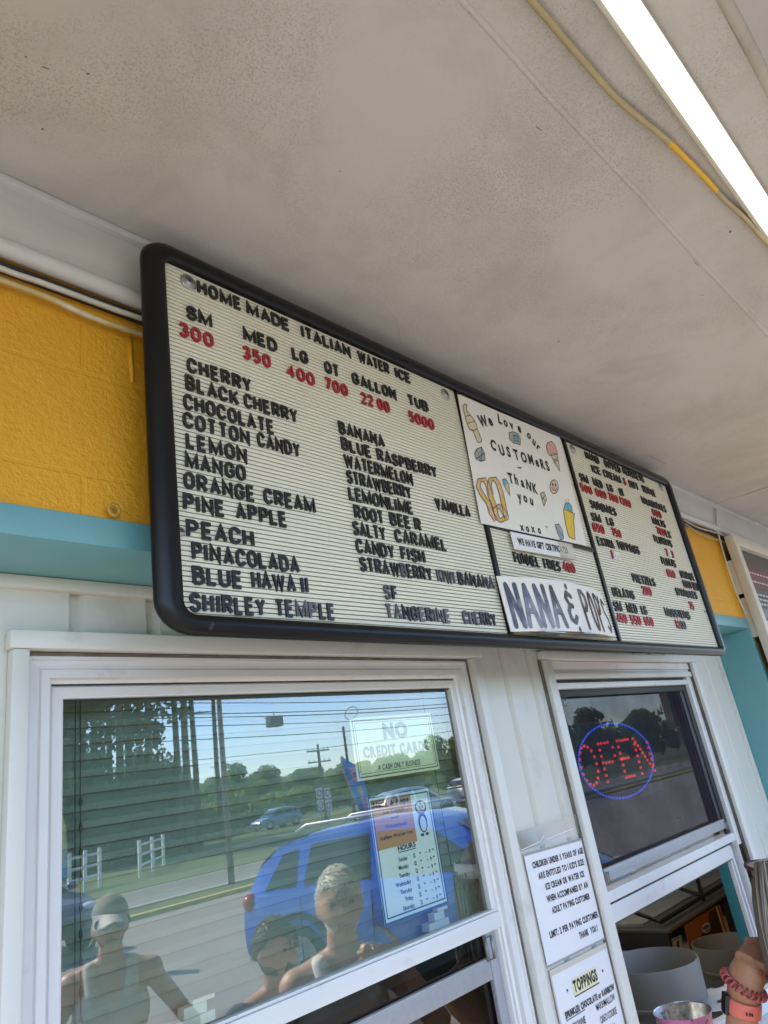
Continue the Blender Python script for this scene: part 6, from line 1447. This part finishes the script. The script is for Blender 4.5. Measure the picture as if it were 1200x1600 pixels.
def route_sign(label, px, py):
    Y = 40; c_ = mir(px,py,Y); t = empty('route_sign', label, 'sign', (c_.x,c_.y,0), 'route signs by the road'); m_ = MB(); m_.box(-.05,.05,-.05,.05,0,c_.z+.75); m_.build('sign_post', plain('galv_post', (.4,.41,.42), .5, metal=.5), t)
    for k in (0,1):
        zc = c_.z+.45-.78*k; m_ = MB(); m_.box(-.28,.28,.055,.075,zc-.32,zc+.32); m_.build('sign_plate', M['white_paint'], t, bev=.005)
        m_ = MB(); n = 18; m_.add([(.22*cos(2*pi*j/n)*(1+.12*sin(4*pi*j/n)), .0775, zc+.25*sin(2*pi*j/n)) for j in range(n)], [tuple(range(n))]); m_.build('shield', plain('sign_black', (.02,.02,.02)), t)
        m_ = MB(); m_.add([(.15*cos(2*pi*j/n), .0795, zc+.17*sin(2*pi*j/n)) for j in range(n)], [tuple(range(n))]); m_.build('shield_face', M['white_paint'], t)
route_sign('left of two white route signs on a post by the road', 499, 1250); route_sign('right of two white route signs on a post by the road', 512, 1250)
# ---- feather flags
def flag(label, base_px, pts_l, pts_r, Y, cols, text=None):
    ps = [mir(*p, Y) for p in pts_l]; qs = [mir(*p, Y+.15) for p in pts_r]
    b_ = mir(*base_px, Y); t = empty('feather_flag', label, 'flag', (b_.x,b_.y,0)); off = Vector((b_.x,b_.y,0))
    vs = []; fs = []; n = len(ps)
    for i in range(n):
        for k in range(5): p_ = ps[i].lerp(qs[i], k/4); vs.append(p_ - off + Vector((0,.05*sin(i*1.1+k*1.3),0)))
    for i in range(n-1):
        for k in range(4): fs.append((i*5+k,i*5+k+1,i*5+5+k+1,i*5+5+k))
    m_ = MB(); m_.add(vs, fs); m_.add([v+Vector((0,-.006,0)) for v in vs], [f[::-1] for f in fs]); m_.build('banner', cols, t, smooth=True)
    m_ = MB(); m_.tube([Vector((0,0,0))]+[p_-off+Vector((-.02,0,0)) for p_ in ps[::-1]], .025, 6); m_.build('flag_pole', plain('pole_grey', (.3,.3,.3), .4), t, smooth=True)
    if text:
        TL, TR, BR, BL = ps[1]-off, qs[1]-off, qs[-1]-off, ps[-1]-off
        Sf = Sheet(TL, TR, BR, BL); Sf.n = Vector((0,1,0))
        class T_: pass
        Rt = Sheet(BL, TL, TR, BR); Rt.n = Vector((0,1,0)); Rt.c = [TR, BR, BL, TL]; Rt.w = (TL-BL).length; Rt.h = (TR-TL).length; mbq = MB()
        mbq.cur = 0
        mb1 = MB(); Rt.text('', 'ICE', .03, .2, .28, .82, None, None, offs=.07, lift=.07, mb=mb1); Rt.text('', 'CREAM', .58, .2, .97, .82, None, None, offs=.07, lift=.07, mb=mb1); mb1.build('lettering', plain('flag_pink', (.85,.36,.40), .6), t)
        mb1 = MB(); Sf.poly(mb1, [(.3,.62),(.7,.62),(.75,.53),(.5,.40),(.25,.53)], .07); mb1.build('cone_print', plain('flag_cone', (.60,.38,.20), .6), t)
    return t
plain('flag_blue', (.03,.20,.50), .6, var=.25, vscale=1.2); leafy(M['flag_blue'], (.06,.40,.85))
flag('blue feather flag with ice cream lettering behind the blue crossover', (583,1345), ((533,1182),(536,1200),(546,1225),(556,1250),(570,1280)), ((536,1182),(556,1196),(567,1220),(574,1245),(584,1280)), 13.0, M['flag_blue'], True)
flag('blue and yellow feather flag cut by the left edge of the window', (92,1440), ((88,1262),(86,1290),(86,1330),(86,1370)), ((98,1264),(103,1295),(104,1330),(105,1372)), 16, plain('flag_rainbow', (.10,.35,.50), .6, stain=[((.60,.50,.08),.8,.45,.55)]))
# ================================================================ woman at the right edge
wm = empty('person', 'person with long grey blonde hair, visor and coral watch at the serving window', 'person', (0,0,0))
plain('hair_blonde', (.24,.19,.135), .5, var=.35, vscale=60, stretch=(1,1,.06)); plain('hair_ash', (.11,.088,.065), .5); plain('hair_pale', (.42,.36,.28), .45)
DD = 1.93
wr0 = Dp(1161,1558,DD); hd0 = Dp(1312,1352,DD+.10)             # wrist, head centre
el0 = Dp(1152,1790,DD-.05)
hand_c = [Dp(1157,1530,DD), Dp(1162,1495,DD+.02), Dp(1176,1462,DD+.06), Dp(1190,1448,DD+.10)]
bd = MB(); k_ = K
fw = Vector((.25,.95,0)).normalized(); rt_ = Vector((fw.y,-fw.x,0)); Mw = Matrix((rt_, fw, Vector((0,0,1)))).transposed()
hd_M = Mw @ Matrix.Rotation(R_(-8),3,'X')
head_mb(bd, hd0, hd_M, K*.97)
nk = hd0 + Vector((0,0,-.155)) - fw*.03; ch = hd0 + Vector((0,0,-.52)) - fw*.06; pv = hd0 + Vector((0,0,-.95)) - fw*.08
bd.cap(nk + Vector((0,0,-.12)), nk + Vector((0,0,.04)), .078, .072, 16); bd.ell(ch, .235,.155,.26, Mw, 24, 16); bd.ell(ch.lerp(pv,.6), .205,.145,.30, Mw, 24, 16); bd.ell(pv, .235,.165,.2, Mw, 24, 14)
shL = ch + Mw @ Vector((-.235,0,.20)); shR = ch + Mw @ Vector((.235,0,.20))
bd.cap(ch + Mw @ Vector((-.2,0,.21)), ch + Mw @ Vector((.2,0,.21)), .085,.085,16)
bd.cap(shL, el0, .078,.060,14)
# forearm, wrist and hand
fa = (wr0-el0).normalized(); camv = (Vector((0,0,H))-wr0).normalized(); sidev = fa.cross(camv).normalized()
bd.cap(el0, wr0-fa*.06, .060, .040, 18, flat=.86, side=sidev); bd.cap(wr0-fa*.07, wr0+fa*.02, .0395, .041, 18, flat=.78, side=sidev)
hv = (hand_c[2]-hand_c[0]).normalized(); hn = -camv                              # palm turned away from the camera
tv = hv.cross(hn).normalized()
Hc = [Dp(1162,1550,DD), Dp(1167,1524,DD+.005), Dp(1175,1500,DD+.03), Dp(1189,1480,DD+.07)]
bd.cap(wr0, Hc[0], .041, .043, 20, flat=.72, side=tv); bd.cap(Hc[0], Hc[1], .043, .046, 20, flat=.60, side=tv); bd.cap(Hc[1], Hc[2], .046, .036, 20, flat=.58, side=tv); bd.cap(Hc[2], Hc[3], .034, .021, 18, flat=.66, side=tv)
if tv.x < 0: tv = -tv
for i, o_ in enumerate((-.026,-.009,.009,.026)):           # tendons and knuckles over the back of the hand, fingers bending away behind the hair
    k0 = Hc[0] + tv*o_*.55 + camv*.0235; k1 = Hc[2] + tv*o_*1.05 + camv*.0215; k2 = Hc[3] + tv*o_*.95 + camv*.004
    bd.cap(k0, k1, .0055, .0075, 10); bd.ell(k1, .0125, .0125, .0125); bd.cap(k1, k2, .0105, .0130, 12)
    p_ = k2; dd = (hv*.45 - camv*.60 + tv*.70).normalized(); L = (.060,.068,.064,.052)[i]
    for j in range(3):
        q_ = p_ + dd*L*(1,.72,.55)[j]; bd.cap(p_, q_, .0145-.0014*j, .0135-.0014*j, 12); p_ = q_; dd = (dd*.72 - camv*.55 + tv*.45).normalized()
p_ = Hc[1] + tv*.026 - camv*.026
for j in range(3):
    q_ = p_ + (hv*.75 + tv*(.45-.2*j) - camv*.6).normalized()*(.052,.045,.034)[j]; bd.cap(p_, q_, .018-.002*j, .0165-.002*j, 12); p_ = q_
# other arm and legs
elR = shR + Vector((.02,0.1,-.40)); bd.cap(shR, elR, .078,.056,14); wrR = elR + Vector((-.02,.32,-.05)); bd.cap(elR, wrR, .055,.036,14); hand_mb(bd, wrR, Vector((-.1,1,-.1)), Vector((0,0,-1)), Vector((-1,0,0)), K*.95, .3)
for sx in (-1,1):
    hp = pv + Mw @ Vector((.13*sx,0,-.05)); kn = hp*1; kn.z = .68; an = hp*1; an.z = .12; bd.cap(hp, kn, .12,.08,16); bd.cap(kn, an, .076,.05,14); bd.cap(an+Vector((0,-.04,-.06)), an+fw*.2+Vector((0,0,-.075)), .05,.042,12)
remesh(bd, 'body', M['skin_tan'], wm, .0055, 3)
sh2 = MB(); sh2.ell(ch, .25,.168,.25, Mw, 24, 16); sh2.ell(ch.lerp(pv,.6), .22,.158,.30, Mw, 24, 16); sh2.ell(pv, .25,.178,.2, Mw, 24, 14); sh2.cap(ch + Mw @ Vector((-.19,0,.20)), ch + Mw @ Vector((.19,0,.20)), .095,.095,16); remesh(sh2, 'shirt', plain('shirt_teal', (.55,.55,.57), .85), wm, .012, 3)
tr2 = MB()
for sx in (-1,1):
    hp = pv + Mw @ Vector((.13*sx,0,-.05)); kn = hp*1; kn.z = .70; tr2.cap(hp, kn, .135,.105,16)
tr2.ell(pv, .255,.183,.17, Mw, 24, 14); remesh(tr2, 'shorts', M['denim'], wm, .015, 2)
# hair: cap plus many long strands
hb = MB(); hb.ell(hd0+Vector((0,0,.012)), .116,.143,.166, hd_M, 32, 24, lambda p,q: q*(1.0 if p.z > -.2 or p.y < .1 else .80)); hb.build('hair_cap', M['hair_blonde'], wm, smooth=True)
rh = random.Random(9); hs = [MB(),MB(),MB()]
for i in range(800):
    # long hair falling forward over the side of the face and down past the raised hand, and down the back
    if i < 640:
        t0 = rh.random(); top = Dp(1181+80*t0, 1350-8*t0+rh.uniform(-4,8), DD+.07+rh.uniform(-.03,.05)); low = top + Vector((rh.uniform(-.03,.03)-.02, rh.uniform(-.02,.03), -rh.uniform(.62,.86)))
        bow = Vector((-.050-.03*rh.random(), .015, 0)); wv = rh.uniform(0,6.28)
        pts = [top.lerp(low, t) + bow*sin(pi*min(1,t*1.35)) + Vector((.005*sin(t*6+wv), .004*sin(t*5+wv*2), 0)) for t in (0,.08,.2,.35,.5,.66,.83,1)]
    else:
        a = rh.uniform(R_(200), R_(350)); st_ = hd0 + hd_M @ Vector((.119*cos(a), .146*sin(a), rh.uniform(-.02,.05))); ln = rh.uniform(.5,.7)
        pts = [st_ + hd_M @ Vector((cos(a),sin(a),0))*(.012+.02*t) + Vector((.006*sin(t*5+i), .008*sin(t*4+i), -ln*t)) for t in (0,.08,.2,.35,.5,.66,.83,1)]
    hs[rh.choice((0,0,1,2))].tube(pts, [.0026,.0036,.0038,.0036,.0034,.003,.0024,.001], 5)
for k in range(5):
    top = Dp(1192+15*k, 1372-2*k, DD+.055); hs[1].tube([top + Vector((-.050*sin(pi*min(1,t*1.35))-.02*t, .02, -.70*t)) for t in (0,.08,.2,.35,.5,.66,.83,1)], [.012,.021,.026,.027,.026,.023,.018,.006], 10)
for h_, m_ in zip(hs, ('hair_blonde','hair_ash','hair_pale')): h_.build('hair_strands', M[m_], wm, smooth=True)
# visor: band and brim
vb = MB(); vb.cur = 0
vM = hd_M @ Matrix.Rotation(R_(6),3,'X')
vb.lathe([(1.0,-.024),(1.03,-.026),(1.035,.026),(1.0,.028)], hd0 + vM @ Vector((0,0,.055)), 40, vM @ Matrix(((.124,0,0),(0,.150,0),(0,0,1))))
vs = []; fs = []
for j in range(5):
    for i in range(21):
        a = R_(-4+188*i/20); r = 1.03 + .90*(j/4)*max(0,sin(a))**.7; vs.append(hd0 + vM @ Vector((.124*cos(a)*(1.03+.06*j/4), .150*sin(a)*r, .036-.02*(j/4)**1.5-.022*abs(cos(a))**2*j/4)))
for j in range(4):
    for i in range(20): fs.append((j*21+i,j*21+i+1,j*21+22+i,j*21+21+i))
vb.add(vs, fs); vb.add([v-Vector((0,0,.005)) for v in vs], [f[::-1] for f in fs]); vb.cur = 1; vb.tube(vs[84:105], .0062, 8)
vb.tube([hd0 + vM @ Vector((.1285*cos(2*pi*i/40), .1555*sin(2*pi*i/40), .026)) for i in range(40)], .006, 8, closed=True)
vb.build('visor', [M['white_paint'], plain('visor_trim', (.12,.01,.025), .5)], wm, smooth=True)
# watch
wc = wr0 - fa*.022; uu, vv = sidev, fa.cross(sidev).normalized()
wt = empty('watch', None, None, parent=wm)
mw = MB(); vs = []; n = 36
for (r, t) in ((.0445,-.019),(.0465,-.0165),(.0465,.0165),(.0445,.019),(.041,.019),(.041,-.019)):
    for k in range(n): vs.append(wc + fa*t + uu*(r*cos(2*pi*k/n)) + vv*(r*.86*sin(2*pi*k/n)))
fs = [(a*n+k, a*n+(k+1)%n, ((a+1)%6)*n+(k+1)%n, ((a+1)%6)*n+k) for a in range(6) for k in range(n)]
mw.add(vs, fs); mw.build('strap', plain('coral_strap', (.66,.14,.10), .5), wt, smooth=True)
sgn = -1 if uu.x > 0 else 1
fd = (uu*sgn*.92 + (camv - fa*camv.dot(fa)).normalized()*.38).normalized(); fx = fa.cross(fd).normalized()
mw = MB(); mw.obox(Matrix.Translation(wc + fd*.045) @ Matrix((fx, fa, fd)).transposed().to_4x4(), .030, .050, .014); mw.build('watch_face', plain('watch_black', (.008,.008,.01), .15), wt, bev=.004)
mw = MB(); cf = (camv - fa*camv.dot(fa)).normalized()
for k in range(3):
    q_ = wc + (cf*.86*1.0 - uu*sgn*(.20+.16*k)).normalized()*.0455; mw.ell(q_, .0022,.0022,.0050, Matrix((cf.cross(fa), cf, fa)).transposed(), 8, 6)
mw.build('strap_holes', M['ink'], wt)
# coiled bracelet
cl = MB(); pts = []; nC = 21; bc = wr0 + fa*.032; tl = (fa + uu*.28).normalized()
e1_ = (uu - tl*uu.dot(tl)).normalized(); e2_ = tl.cross(e1_)
for i in range(nC*12):
    t = 2*pi*i/(nC*12); a = t*nC; rad = e1_*cos(t)*.0500 + e2_*sin(t)*.042; rn = rad.normalized(); pts.append(bc + rad + (rn*cos(a) + tl*sin(a))*.0095)
cl.tube(pts, .0036, 6, closed=True); cl.build('coil_bracelet', plain('coil_red', (.34,.06,.06), .25), wm, smooth=True)
